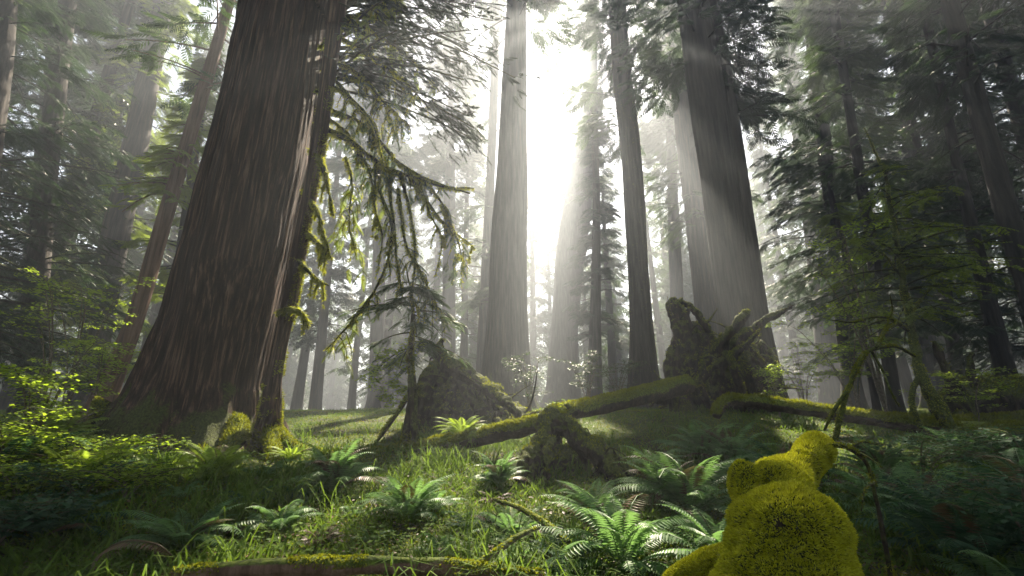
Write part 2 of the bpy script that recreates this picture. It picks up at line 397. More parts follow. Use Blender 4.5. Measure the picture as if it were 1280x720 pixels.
def scatter(n, seed, xmax=15, y0=2.6, y1=34, pw=2.2):
    r = np.random.default_rng(seed)
    y = y0 + (y1 - y0) * r.random(n)**pw
    x = (r.random(n)*2 - 1) * (1.25 * y + 1.0)
    return x, y, r
def build_cover():
    # grass blades
    x, y, r = scatter(300000, 5)
    k = (fbm(x*.5, y*.5, 4.4, 3) > .43 + .07*(r.random(len(x))-.5)) & (fbm(x*2.2, y*2.2, 1.1, 2) > .33) & (np.abs(x) < 26); x, y = x[k], y[k]
    z = ground(x, y); n = len(x); a = r.random(n)*2*pi
    d = np.stack([np.cos(a)*.8, np.sin(a)*.8, .55 + 1.0*r.random(n)], -1)
    s = (.03 + .13*r.random(n)**1.6) * (.6 + .9 * vnoise(x*.8, y*.8, 9)) * (1 + y*.012)
    up = np.stack([r.random(n)-.5, r.random(n)-.5, .3 + 0*a], -1)
    T = A([[0,.035,0],[.6,.05,.03],[1,0,-.1],[.6,-.05,.03]])
    mb = MB(); place(mb, T, np.stack([x, y, z-.01], -1), d, up, s)
    tag(mb.build('grass', M['grass'], smooth=False), 'short green grass over the clearing floor', 'grass', kind='stuff')
    # clover-like ground leaves
    x, y, r = scatter(60000, 6, y1=24)
    k = (fbm(x*.7+5, y*.7, 1.4, 3) > .52); x, y = x[k], y[k]
    n = len(x); z = ground(x, y) + .02 + .10 * r.random(n) * (1 + .5*vnoise(x, y, 1)); a = r.random(n)*2*pi
    d = np.stack([np.cos(a), np.sin(a), .5*(r.random(n)-.5)], -1)
    up = np.stack([.9*(r.random(n)-.5), .9*(r.random(n)-.5), 1+0*a], -1)
    mb = MB(); place(mb, LEAF * A([1, 1.2, 1]), np.stack([x, y, z], -1), d, up, (.022 + .035*r.random(n))*(1+y*.03))
    tag(mb.build('ground_cover', M['cover'], smooth=False), 'low leafy ground cover among the grass', 'ground cover', kind='stuff')
    # moss
    x, y, r = scatter(120000, 8, y1=30)
    n = len(x); z = ground(x, y); a = r.random(n)*2*pi
    d = np.stack([np.cos(a), np.sin(a), .6 + r.random(n)], -1); up = r.random((n, 3)) - .5
    mb = MB(); place(mb, T * A([1, 3, 1]), np.stack([x, y, z-.01], -1), d, up, (.02 + .03*r.random(n)) * (1 + y*.05))
    tag(mb.build('moss_carpet', M['moss'], smooth=False), 'soft moss carpet covering the forest floor', 'moss', kind='stuff')
    # long arching grass in clumps
    r = np.random.default_rng(15); nc = 900; cy = 2.8 + 11*r.random(nc)**1.5; cx = (r.random(nc)*2-1)*(1.2*cy+.5)
    ok = fbm(cx*.8, cy*.8, 6.6, 2) > .46; cx, cy = cx[ok], cy[ok]; k = np.repeat(np.arange(len(cx)), 16); n = len(k)
    x = cx[k] + .10*r.standard_normal(n); y = cy[k] + .10*r.standard_normal(n); z = ground(x, y); a = r.random(n)*2*pi; L = .14 + .24*r.random(n)
    h = np.stack([np.cos(a), np.sin(a), 0*a], -1); p0 = np.stack([x, y, z], -1); mb = MB(); sd = np.stack([-np.sin(a), np.cos(a), 0*a], -1)*.006
    prev = None
    for i, (o, u) in enumerate([(0,0),(.18,.5),(.5,.85),(.95,.75)]):
        c = p0 + h*(o*L)[:,None] + A([0,0,1.])*(u*L)[:,None]; w_ = [1,1,.8,.15][i]; cur = (c - sd*w_, c + sd*w_)
        if prev is not None: mb.add(np.stack([prev[0], prev[1], cur[1], cur[0]], 1).reshape(-1,3), np.arange(n*4).reshape(-1,4))
        prev = cur
    tag(mb.build('tall_grass', M['grass'], smooth=False), 'longer arching grass growing in clumps across the clearing', 'grass', kind='stuff')
    # brown leaf litter
    x, y, r = scatter(26000, 10, y1=16)
    n = len(x); z = ground(x, y); a = r.random(n)*2*pi
    mb = MB(); place(mb, LEAF, np.stack([x, y, z+.03+.03*r.random(n)], -1), np.stack([np.cos(a), np.sin(a), .6*(r.random(n)-.4)], -1), np.stack([r.random(n)-.5, r.random(n)-.5, 1+0*a], -1), .02+.035*r.random(n))
    tag(mb.build('leaf_litter', M['deadfern'], smooth=False), 'dead brown leaves scattered in the grass', 'leaf litter', kind='stuff')
    # litter: twigs and needles
    x, y, r = scatter(9000, 9, y1=18)
    n = len(x); z = ground(x, y); a = r.random(n)*2*pi
    d = np.stack([np.cos(a), np.sin(a), .35*(r.random(n)-.3)], -1); up = np.stack([0*a, 0*a, 1+0*a], -1)
    mb = MB(); place(mb, A([[0,.02,0],[.5,.02,.03],[1,0,0],[.5,-.02,.03]]), np.stack([x, y, z+.04], -1), d, up, .1 + .3*r.random(n)**3)
    tag(mb.build('twig_litter', M['palewood'], smooth=False), 'fallen twigs strewn over the forest floor', 'twigs', kind='stuff')
build_cover()

# ================================================================== BIG CEDAR
crow = [(560,130,352),(540,142,347),(505,163,342),(480,175,340),(440,192,345),(400,208,352),(350,220,360),(310,232,369),(265,243,378),(220,256,388),(140,276,400),(80,288,407),(40,298,413),(0,305,420)]
pts, rad = trunk_rows(crow, 10, 46, .5, flare=1.18)
cedar_base = (pts[0][0], 10, float(ground(pts[0][0], 10)))
cedar = thing('giant_cedar_tree', cedar_base, 'huge leaning cedar with deeply furrowed bark and a sunlit strip down its right side', 'tree')
def cedar_mod(th, p, dirs):
    z = p[:, 2:3]; t2 = th + .02*z
    cx, sx = np.cos(t2), np.sin(t2)
    fine = 1 - np.abs(fbm(cx*13+3, sx*13, z*.33, 4) - .5) * 4
    mid = fbm(cx*4+1, sx*4, z*.16+2, 3) - .5
    low = vnoise(cx*1.6+4, sx*1.6, z*.1) - .5
    but = np.exp(-(z - 1.0) / 1.1) * np.maximum(fbm(cx*2.6+7, sx*2.6, .5, 2) - .42, 0) * 2.0
    el_ = 1 / np.sqrt((dirs[...,0]*.82 + dirs[...,1]*.57)**2 + (dirs[...,0]*.57 - dirs[...,1]*.82)**2 / (1.12 + .45*np.clip((z-1.5)/3, 0, 1))**2 + dirs[...,2]**2)
    return el_ * 1 + .055*fine + .11*mid + .06*low + .55*np.clip(but, 0, .8)
mbt = MB(); tube(mbt, pts, rad, 300, 18, mod=cedar_mod)
mbt.build('trunk', M['cedar'], cedar)
# fused second stem in front of the right flank
srow = [(556,312,356),(540,316,352),(505,326,352),(470,331,353),(420,343,362),(380,351,372),(330,361,381),(280,371,389),(230,381,399),(180,389,408),(120,398,416),(80,403,422),(40,408,428),(0,411,433)]
spts, srad = trunk_rows(srow, 9.05, 34, .12, flare=1.5)
mbs = MB(); tube(mbs, spts, srad, 110, 16, mod=lambda th, p, d: 1 + .05*(1-4*np.abs(fbm(np.cos(th)*6+9, np.sin(th)*6, p[:,2:3]*.3, 4)-.5)) + .25*(fbm(np.cos(th)*2+5, np.sin(th)*2, p[:,2:3]*.5, 3)-.5))
tag(mbs.build('second_stem', M['cedar'], cedar), 'narrow dark stem fused to the right of the trunk with a mossy edge')
fz = fuzz(mbs, 90000, .05, .012, gate=.44, seed=4, droop=.3)
kx = MB()
for v, q, m in zip(fz.v, fz.q, fz.m):
    vv = v.reshape(-1, 4, 3); c = vv.mean(1); zz = spts[:, 2]
    sx = np.interp(c[:, 2], zz, spts[:, 0]); ok = ((c[:, 0] - sx) > .06) & (c[:, 2] < 9) | ((c[:, 2] < 2.0))
    kx.add(vv[ok], np.arange(ok.sum()*4).reshape(-1, 4))
kx.build('stem_moss', M['moss'], cedar, smooth=False)
# roots
mr = MB()
def at(px, py, Y, dz=0): p = P(px, py, Y); p[2] += dz; return p
def gp(px, Y, dz=0): return gnd(px, Y, dz)
def gline(pxs, Ys, dz): return A([gp(a, b, c) for a, b, c in zip(pxs, Ys, dz)])
for i, (pxs, Ys, dz, r0) in enumerate([
    ((340,352,372,405,430),(9.3,9.1,8.9,8.8,8.7),(.7,.3,.1,.03,-.04),(.16,.13,.10,.07,.03)),
    ((338,345,352,350),(9.1,8.8,8.4,8.1),(.5,.22,.06,-.05),(.16,.14,.10,.05)),
    ((300,300,290,270),(9.2,8.7,8.3,8.0),(.45,.2,.05,-.06),(.22,.18,.12,.06)),
    ((230,215,190,150),(9.0,8.6,8.4,8.3),(.6,.28,.1,-.05),(.35,.22,.12,.06)),
    ((150,130,100,60),(9.6,9.4,9.2,9.1),(.8,.35,.12,-.05),(.35,.24,.13,.06)),
    ((255,262,270,300),(8.9,8.5,8.2,7.9),(.4,.18,.06,-.04),(.22,.15,.1,.05))]):
    tube(mr, gline(pxs, Ys, dz), r0, 14, 6, amp=.35, freq=3, wander=.12)
mr.build('roots', M['mosslog'], cedar)
fuzz(mr, 26000, .05, .015, upmin=0, gate=.4, seed=8).build('root_moss', M['moss'], cedar, smooth=False)

# mossy limbs on the cedar, drawn as 3D curves reaching towards the clearing
LIMBS = [
 ([(397,140,9.3),(430,163,9.2),(455,198,9.1),(470,250,9.1)], .045),
 ([(405,88,9.4),(440,124,9.2),(466,166,9.0),(483,216,9.0)], .045),
 ([(540,236,9.6),(556,262,9.5),(572,300,9.5),(580,330,9.5)], .03),
 ([(498,236,9.3),(506,300,9.2),(530,350,9.2),(548,392,9.2)], .035),
 ([(432,196,9.1),(440,235,9.0),(436,275,9.0),(444,315,9.0)], .03),
 ([(410,14,9.6),(450,32,9.9),(500,62,10.3),(548,112,10.8)], .055),
 ([(414,42,9.5),(460,66,9.6),(505,100,10.0),(534,132,10.2)], .055),
 ([(408,72,9.4),(452,95,9.2),(482,130,9.3),(512,158,9.5)], .05),
 ([(404,98,9.4),(448,100,9.6),(478,126,9.9),(495,170,10.1)], .04),
 ([(398,132,9.3),(438,148,9.4),(470,172,9.5),(498,205,9.6),(555,232,9.8),(592,236,10)], .065),
 ([(396,154,9.2),(438,177,9.1),(480,207,9.2),(520,224,9.4),(588,243,9.7)], .075),
 ([(400,60,9.2),(430,30,9.0),(470,8,8.8),(520,-20,8.8)], .05),
 ([(395,115,9.2),(425,112,8.9),(462,150,8.8),(478,200,8.8)], .04),
 ([(474,203,9.3),(476,240,9.2),(490,285,9.1),(482,335,9.1),(444,398,9.0),(406,437,9.0)], .05),
 ([(486,210,9.3),(490,260,9.2),(497,320,9.1),(502,372,9.0)], .045),
 ([(500,218,9.4),(514,270,9.3),(519,330,9.2),(511,384,9.1)], .045),
 ([(512,222,9.4),(546,270,9.5),(566,288,9.6),(594,312,9.7)], .045),
 ([(470,205,9.3),(468,255,9.1),(478,300,9.0),(470,345,9.0)], .03),
 ([(524,224,9.5),(535,262,9.4),(552,300,9.4),(545,345,9.4)], .03),
 ([(390,186,9.1),(402,205,8.9),(410,232,8.8),(417,268,8.8)], .07),
 ([(380,238,9.1),(396,262,8.9),(404,292,8.8),(412,318,8.8)], .06),
 ([(374,286,9.1),(390,298,8.9),(402,308,8.8),(414,322,8.8)], .06),
 ([(368,322,9.0),(384,338,8.9),(398,350,8.8),(412,356,8.8)], .055),
 ([(350,392,9.0),(366,386,8.8),(380,396,8.8),(384,410,8.8)], .045),
]
rl = np.random.default_rng(21)
for li, (pl, r0) in enumerate(LIMBS):
    P3 = A([P(*a) for a in pl])
    lm = MB(); n = len(P3)
    rr = np.linspace(1, .28, n) * r0
    path = tube(lm, P3, rr, 9, 6, amp=.55, freq=7, wander=.10, caps=True)
    twigs = MB(); ntw = 15 if li < 14 else 4
    fo_p, fo_d = [], []
    for k in range(ntw):                                   # drooping side twigs
        s = int(len(path) * (.25 + .72 * rl.random())); b = path[min(s, len(path)-2)]
        a = rl.random() * 2 * pi; ln = (.25 + .75 * rl.random()) * (1.0 if li < 8 else .6)
        d = A([cos(a), sin(a)*.6, 0]) * .55
        tp = A([b, b + d*ln*.35 - [0,0,.12*ln], b + d*ln*.6 - [0,0,.5*ln], b + d*ln*.7 - [0,0,ln]])
        pp = tube(twigs, tp, A([.5, .4, .28, .12]) * r0 * .55, 6, 4, amp=.5, freq=9, wander=.1)
        for q in range(4):
            fo_p.append(pp[int(len(pp)*(.3+.65*rl.random()))]); aa = rl.random()*2*pi
            fo_d.append([cos(aa)*.6, sin(aa)*.6, -.9*rl.random()-.2])
    lo = lm.build('limb', M['mosslimb'], cedar)
    twigs.build('twigs', M['mosslimb'], lo)
    hm = fuzz(lm, int(2400 * r0 / .05 * n / 4), .075, .014, upmin=-2, gate=.42, seed=30+li, hang=.75, patch=6)
    h2 = fuzz(twigs, 1500, .06, .012, upmin=-2, gate=.4, seed=60+li, hang=.7, patch=6)
    for v, q, m in zip(h2.v, h2.q, h2.m): hm.add(v, q)
    hm.build('hanging_moss', M['mosshang'], lo, smooth=False)
    if li in (0,1,2,3,4,5,6,7,9,10,11,13):
        fp, fd = A(fo_p), A(fo_d); fm = MB()
        place(fm, FRFINE[li % 2], fp, fd, np.tile(A([0,0,1.]), (len(fp),1)) + .3*(rl.random((len(fp),3))-.5), .18 + .25*rl.random(len(fp)))
        fm.build('foliage', M['needle_green'] if li in (4,5,11,13) else M['needle'], lo, smooth=False)

# dense silhouette-dark foliage of the cedar high on its right, plus the hanging spray over the sapling
cax = axis_fn(pts)
def win(x0, x1, y0, y1, soft=25):
    def f(p):
        d = p - CAM; yy = d[:,1]*CP + d[:,2]*SP; zz = -d[:,1]*SP + d[:,2]*CP
        px = 640 + F*d[:,0]/yy; py = 360 - F*zz/yy
        j = (vnoise(px*.02, py*.02, 3) - .5) * 4 * soft
        return (px > x0+j) & (px < x1+j) & (py > y0+j) & (py < y1+j) & (yy > 0)
    return f
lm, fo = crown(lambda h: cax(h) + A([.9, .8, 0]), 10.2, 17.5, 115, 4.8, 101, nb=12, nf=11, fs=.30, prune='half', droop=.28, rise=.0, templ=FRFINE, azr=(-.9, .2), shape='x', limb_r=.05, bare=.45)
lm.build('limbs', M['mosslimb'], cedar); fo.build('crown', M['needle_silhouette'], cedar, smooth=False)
lm, fo = crown(cax, 15, 44, 110, 5.5, 102, nb=8, nf=4, fs=1.0, limb_r=.09)
lm.build('limbs', M['bark'], cedar); fo.build('crown', M['needle'], cedar, smooth=False)

# ================================================================== OTHER TREES
N_, NG, ND = M['needle'], M['needle_green'], M['needle_dark']
def cr(z0, z1, nl, L, seed, mat=N_, **k): return dict(z0=z0, z1=z1, nl=nl, Lmax=L, seed=seed, mat=mat, **k)

tree('thin_red_tree', 'slim reddish leaning trunk just left of the huge cedar, with mossy foliage high up',
     [(512,108,142),(400,156,180),(300,187,209),(150,234,252),(60,262,278),(0,280,294)], 15, 30, M['redbark'], seg=40, sub=8, mod=ridged(7,.3,.05,3),
     crowns=[cr(9.2, 12.5, 26, 1.5, 201, NG, templ=FRFINE, fs=.42, shape='x', droop=.5, bare=.05), cr(14, 30, 50, 3, 202)], toprad=.06)
tree('hazy_left_tree', 'broad hazy trunk leaning right, left of the slim reddish one',
     [(470,92,132),(330,118,156),(190,150,184),(20,188,214),(0,190,217)], 26, 42, M['bark'], seg=40, mod=ridged(6,.3,.06,5),
     crowns=[cr(7, 40, 120, 5.0, 203, NG, fs=.65, nf=8)])
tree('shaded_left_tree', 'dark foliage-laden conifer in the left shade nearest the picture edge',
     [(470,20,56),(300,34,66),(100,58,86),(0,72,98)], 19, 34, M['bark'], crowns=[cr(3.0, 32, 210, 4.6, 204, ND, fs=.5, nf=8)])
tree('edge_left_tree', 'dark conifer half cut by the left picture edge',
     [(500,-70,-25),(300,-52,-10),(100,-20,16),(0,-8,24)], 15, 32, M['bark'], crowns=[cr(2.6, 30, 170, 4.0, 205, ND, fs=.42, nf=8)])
tree('bright_left_tree', 'younger conifer with sunlit yellow-green sprays behind the thin trunk at left',
     [(480,200,214),(300,222,234),(100,252,262)], 21, 22, M['bark'], crowns=[cr(2.2, 22, 110, 3.2, 206, NG, fs=.48, nf=8)], toprad=.05)

tree('central_redwood_tree', 'tall smooth grey trunk at the picture centre with a flared foot',
     [(490,600,664),(440,606,661),(380,611,659),(300,614,658),(200,622,658),(100,628,658),(0,634,658)], 22, 62, M['bark'], seg=64, sub=10,
     mod=ridged(9,.12,.045,8), crowns=[cr(24, 60, 90, 5.5, 208, N_, fs=1.3)], mossn=0)
tree('pale_companion_tree', 'pale slender trunk close behind the left side of the central one',
     [(480,594,614),(300,604,616),(100,613,623),(0,618,626)], 34, 60, M['bark'], crowns=[cr(10, 58, 100, 3.6, 209, N_, fs=1.2, templ=FR)])
tree('leaning_hazy_tree', 'thick hazy trunk leaning right, just right of the central smooth grey one',
     [(478,684,724),(400,690,722),(300,698,734),(200,716,744),(120,728,746),(0,734,746)], 52, 66, M['bark'], seg=40,
     crowns=[cr(27, 45, 40, 4, 210, N_, fs=1.3)])
tree('slim_grey_tree', 'slim grey trunk with dense hanging twigs just left of the one with a mossy foot',
     [(475,734,752),(380,738,751),(250,741,750),(120,738,746)], 34, 30, M['bark'], crowns=[cr(7.5, 30, 110, 2.6, 212, ND, fs=.6, nf=8)], toprad=.08)
tree('mossy_foot_tree', 'dark straight trunk with a green mossy foot right of centre, leaning left',
     [(462,786,822),(400,787,815),(300,783,808),(200,777,802),(100,767,790),(0,760,781)], 25, 52, M['bark'], seg=48, sub=8, mod=ridged(8,.15,.05,4),
     crowns=[cr(19, 50, 80, 4.2, 213, N_, fs=1.1)], mossn=9000)
tree('pale_stripe_tree', 'pale grey trunk rising behind the left edge of the dark double trunk',
     [(470,876,904),(300,860,888),(150,843,872),(0,830,857)], 30, 56, M['bark'], seg=36, crowns=[cr(14, 54, 90, 3.6, 214, N_, fs=1.1)])
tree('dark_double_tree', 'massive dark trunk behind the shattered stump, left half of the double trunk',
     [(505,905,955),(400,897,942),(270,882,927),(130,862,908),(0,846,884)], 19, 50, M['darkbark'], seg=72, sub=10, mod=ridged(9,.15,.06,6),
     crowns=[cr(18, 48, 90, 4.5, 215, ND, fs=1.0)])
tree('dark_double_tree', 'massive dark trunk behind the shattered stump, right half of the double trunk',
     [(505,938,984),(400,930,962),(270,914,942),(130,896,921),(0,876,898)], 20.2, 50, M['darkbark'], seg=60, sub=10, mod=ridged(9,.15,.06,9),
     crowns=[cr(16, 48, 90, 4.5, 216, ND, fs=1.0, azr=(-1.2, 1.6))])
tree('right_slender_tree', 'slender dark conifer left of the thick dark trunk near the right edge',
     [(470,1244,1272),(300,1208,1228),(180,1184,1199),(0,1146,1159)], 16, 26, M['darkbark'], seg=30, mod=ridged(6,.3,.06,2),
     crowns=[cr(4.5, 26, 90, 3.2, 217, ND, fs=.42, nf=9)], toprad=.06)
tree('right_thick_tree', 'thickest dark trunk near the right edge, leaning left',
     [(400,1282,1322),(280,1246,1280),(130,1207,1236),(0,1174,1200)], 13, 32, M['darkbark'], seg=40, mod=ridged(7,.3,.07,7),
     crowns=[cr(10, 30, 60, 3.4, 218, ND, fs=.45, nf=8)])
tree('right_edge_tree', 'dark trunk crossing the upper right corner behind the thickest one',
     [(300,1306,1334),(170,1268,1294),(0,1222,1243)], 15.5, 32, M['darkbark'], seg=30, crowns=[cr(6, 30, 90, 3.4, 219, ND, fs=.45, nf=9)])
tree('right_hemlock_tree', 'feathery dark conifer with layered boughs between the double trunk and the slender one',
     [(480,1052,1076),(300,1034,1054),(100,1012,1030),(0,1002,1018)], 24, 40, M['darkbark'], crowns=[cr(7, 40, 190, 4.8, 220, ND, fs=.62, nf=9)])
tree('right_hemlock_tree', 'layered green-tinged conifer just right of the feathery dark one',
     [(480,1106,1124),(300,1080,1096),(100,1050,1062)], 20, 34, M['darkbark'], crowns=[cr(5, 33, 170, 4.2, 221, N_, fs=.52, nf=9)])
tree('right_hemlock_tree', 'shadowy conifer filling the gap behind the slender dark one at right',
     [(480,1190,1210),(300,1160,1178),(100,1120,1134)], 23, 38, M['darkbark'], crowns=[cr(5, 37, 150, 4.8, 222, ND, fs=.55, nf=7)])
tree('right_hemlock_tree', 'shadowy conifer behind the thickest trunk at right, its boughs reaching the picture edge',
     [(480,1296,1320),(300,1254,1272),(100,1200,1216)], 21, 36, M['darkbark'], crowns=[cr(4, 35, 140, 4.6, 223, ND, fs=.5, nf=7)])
tree('pale_backlit_tree', 'pale backlit conifer with a straight trunk just right of the bright gap',
     [(475,1022,1052),(300,1006,1030),(100,982,1000)], 36, 50, M['darkbark'], crowns=[cr(12, 48, 110, 4.6, 224, N_, fs=.8, nf=7)])
tree('thin_snag_tree', 'thin bare leaning trunk left of the layered green-tinged conifer',
     [(470,1084,1092),(380,1066,1074),(250,1036,1044)], 17, 11, M['darkbark'], seg=12, crowns=[cr(4, 10, 20, 1.6, 225, NG, fs=.5, templ=FRFINE)], toprad=.02)

for lb, px_, Y_, top_, z0_, L_, sd, pr in [
 ('broad dark conifer above the layered green-tinged one', 1080, 34, 46, 12, 6.2, 232, False),
 ('broad dark conifer high behind the slender one at right', 1160, 30, 45, 11, 6.0, 233, False),
 ('broad dark conifer high behind the thickest right trunk', 1250, 33, 46, 10, 6.2, 234, False),
 ('broad dark conifer just outside the upper right corner', 1330, 27, 44, 10, 5.8, 235, False),
 ('tall conifer whose high crown shades the gap right of the mossy-footed trunk', 850, 40, 46, 28, 3.6, 236, True),
 ('tall conifer whose high crown hangs over the dark root mound', 560, 41, 46, 22, 5.0, 237, True),
 ('tall conifer whose high crown shows behind the hanging mossy limbs', 470, 37, 46, 18, 5.5, 238, True),
 ('broad dark conifer between the hazy broad trunk and the shaded left one', 120, 33, 45, 9, 6.0, 239, True),
 ('broad dark conifer high in the upper left corner', 20, 28, 44, 8, 6.0, 240, True)]:
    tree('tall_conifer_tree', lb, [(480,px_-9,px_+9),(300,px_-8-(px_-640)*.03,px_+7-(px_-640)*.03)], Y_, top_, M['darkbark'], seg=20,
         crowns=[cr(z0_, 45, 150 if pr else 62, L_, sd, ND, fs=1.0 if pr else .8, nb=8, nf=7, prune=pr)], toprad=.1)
# far trees: a few kinds copied into the haze
FAR = [
 (372,58,0,'faint far trunk seen just right of the huge cedar foot'),(395,44,1,'slim grey trunk in the beam right of the huge cedar'),
 (440,62,2,'misty conifer behind the hanging mossy twigs'),(478,50,0,'misty conifer right behind the lime-green sapling'),(540,56,1,'far conifer seen above the dark root mound'),
 (578,44,2,'far slender conifer left of the central trunk'),(590,70,0,'faintest conifer just left of the central trunk'),(668,60,1,'pale far conifer right of the central trunk'),
 (712,75,2,'palest conifer behind the thick hazy leaning trunk'),(768,58,0,'far conifer in the bright slit left of the mossy-footed trunk'),(775,84,1,'tiny far conifer deep in the bright slit'),
 (835,52,2,'far conifer right of the mossy-footed trunk'),(850,76,0,'palest conifer behind the pale striped trunk'),(985,66,1,'small far conifer in the bright gap right of the double trunk'),
 (1003,48,2,'far conifer at the left rim of the bright gap'),(1030,90,0,'tiny distant conifer in the bright gap'),(1090,46,1,'shadowed far conifer behind the leaning mossy sapling'),
 (1140,40,2,'shadowed far conifer behind the right log'),(1200,44,0,'shadowed far conifer left of the thickest right trunk'),(1265,42,1,'shadowed far conifer by the right edge'),
 (30,40,2,'shadowed far conifer by the left edge'),(110,46,0,'hazy far conifer between the left trunks'),(170,40,1,'hazy far conifer behind the thin reddish trunk'),(250,50,2,'far conifer hidden mostly by the huge cedar')]
AROUND = [(-13,-4,0),(-18,4,1),(14,3,2),(11,-6,0),(-5,-10,1),(4,-12,2),(19,10,1),(24,20,0),(-24,14,2),(-28,26,1),(30,32,2),(20,-4,0),(-9,-16,2),(-22,-8,0)]
protos = []
for k in range(3):
    a = A([[0,0,-.6],[0,0,1.],[.1,.1,8],[.2,0,20],[.3,.2,34 + 6*k]]); r_ = A([.95,.7,.55,.42,.12]) * (1.0 - .1*k)
    mb = MB(); tube(mb, a, r_, 20, 6, mod=ridged(6,.2,.06,k+20.))
    lm, fo = crown(axis_fn(a), 9 - 2*k, 38 + 5*k - 2, 100, 4.2, 300+k, nb=6, nf=4, fs=1.35, templ=FRFAR, prune=False, limb_r=.08)
    protos.append([(mb, 'trunk', M['bark']), (lm, 'limbs', M['bark']), (fo, 'crown', [N_, ND, N_][k])])
meshes = {}
for i, (px, Y, k, lab) in enumerate(FAR + [(x, y, k, None) for x, y, k in AROUND]):
    if lab: b = gnd(px, Y); root = thing('far_conifer_tree', b, lab, 'tree', 'far conifers in the haze')
    else: b = A([px, Y, float(ground(px, Y))]); root = thing('surrounding_conifer_tree', b, 'conifer of the surrounding forest standing beside or behind the viewer', 'tree', 'surrounding conifers')
    r_ = np.random.default_rng(500+i)
    root.rotation_euler = (0, (r_.random()-.5)*.04, r_.random()*6.28); root.scale = [float(.82 + .2*r_.random())]*3
    for j, (mb, nm, mat) in enumerate(protos[k]):
        if (k, j) not in meshes:
            o = mb.build(nm, mat, root, smooth=(j == 0)); meshes[k, j] = o
        else:
            o = meshes[k, j].copy(); COL.objects.link(o); o.parent = root
        o.matrix_parent_inverse = mathutils.Matrix.Identity(4)
# the far-off forest beyond that reads as one mass
r_ = np.random.default_rng(77); fw = MB(); ft = MB()
for i in range(230):
    Y = 58 + 100*r_.random(); x = (r_.random()*2-1) * (Y*1.35); z = float(ground(x, Y)); h = 22 + 16*r_.random()
    tube(ft, A([[x,Y,z-1],[x,Y,z+h*.5],[x,Y,z+h]]), A([.7,.45,.08]), 7)
    n = 420; t = r_.random(n)**.9; a = r_.random(n)*6.28
    p = A([x, Y, z+h*.08]) + np.stack([np.cos(a)*(1-t)*2.2, np.sin(a)*(1-t)*1.6, t*h*.92], -1)
    d = np.stack([np.cos(a), np.sin(a), -.4+0*a], -1); place(fw, FRFAR[i % 2], p, d, np.tile(A([0,0,1.]), (n,1)), 2.6*(1.15-t)+.6)
o = fw.build('distant_forest', N_, smooth=False); tag(o, 'distant forest fading into the haze beyond the clearing', 'forest', kind='stuff')
o = ft.build('distant_trunks', M['bark']); tag(o, 'distant tree stems fading into the haze', 'forest', kind='stuff')

# ================================================================== LOGS, STUMPS, ROOTS
def ellip(mb, c, r, seg=20):
    th = np.linspace(0, 2*pi, seg, endpoint=False); ph = np.linspace(.02, pi-.02, seg//2+1)
    v = np.stack([np.sin(ph)[:,None]*np.cos(th), np.sin(ph)[:,None]*np.sin(th), np.cos(ph)[:,None]+0*th], -1) * A(r) + A(c)
    n = len(ph); i = np.arange(n-1)[:,None]*seg; j = np.arange(seg)[None]
    mb.add(v, np.stack([i+j, i+seg+j, i+seg+(j+1)%seg, i+(j+1)%seg], -1).reshape(-1,4))
def weld(mb, voxel, amp=.03, freq=4., stretch=1., amp2=.0, freq2=20.):
    """union of overlapping pieces into one skin, roughened along its normals"""
    o = mb.build('weld', [], None); m = o.modifiers.new('r', 'REMESH'); m.mode = 'VOXEL'; m.voxel_size = voxel
    s = o.modifiers.new('s', 'SMOOTH'); s.iterations = 3; s.factor = .5
    me = bpy.data.meshes.new_from_object(o.evaluated_get(bpy.context.evaluated_depsgraph_get()))
    v = np.empty(len(me.vertices)*3, np.float32); me.vertices.foreach_get('co', v); v = v.reshape(-1,3).astype(float)
    nn = np.empty(len(me.vertices)*3, np.float32); me.vertices.foreach_get('normal', nn); nn = nn.reshape(-1,3)
    q = A([list(p.vertices) for p in me.polygons if len(p.vertices) == 4])
    bpy.data.objects.remove(o); bpy.data.meshes.remove(me)
    d = amp * 2 * (fbm(v[:,0]*freq, v[:,1]*freq, v[:,2]*freq*stretch, 4) - .5)
    if amp2: d += amp2 * (.5 - np.abs(fbm(v[:,0]*freq2, v[:,1]*freq2, v[:,2]*freq2*stretch, 3) - .5) * 4)
    out = MB(); out.add(v + nn * d[:,None], q); return out
def rootlets(w, n, ln, r0, seed, down=.6, zmin=-9):
    r = np.random.default_rng(seed); v, q, _ = w.arr()
    for k in r.integers(0, len(q), n):
        p = v[q[k,0]]; nn = norm(np.cross(v[q[k,2]]-v[q[k,0]], v[q[k,3]]-v[q[k,1]])); l = ln*(.4+r.random())
        if p[2] < zmin: continue
        d1 = norm(nn + (r.random(3)-.5)*.9); d2 = norm(d1*.5 + (r.random(3)-.5)*1.6 - A([0,0,down]))
        tube(w, A([p-nn*r0*2, p+d1*l*.35, p+d1*l*.5+d2*l*.4, p+d1*l*.5+d2*l*.9]), r0*A([1.3,.9,.6,.2])*(.5+r.random()), 6, 3, amp=.3, freq=9)
def pl(*a): return A([P(*t) for t in a])
def log(name, label, pts, r, cat='log', mat='mosslog', nm=14000, fl=.045, seg=28, gate=.38, upmin=.1, amp=.25, mo='moss', group=None, wander=.06):
    c = pts[len(pts)//2]; root = thing(name, (c[0], c[1], float(ground(c[0], c[1]))), label, cat, group)
    mb = MB(); tube(mb, pts, r, seg, 10, amp=amp, freq=3.5, wander=wander, caps=True,
        mod=lambda th, p, d: 1 + .07*(1-4*np.abs(fbm(np.cos(th)*4, np.sin(th)*4, p[:,0:1]*.5, 3)-.5)))
    mb.build('bark', M[mat], root)
    if nm: fuzz(mb, nm, fl, .013, upmin=upmin, gate=gate, seed=int(abs(c[0]*100))).build('moss', M[mo], root, smooth=False)
    return root, mb
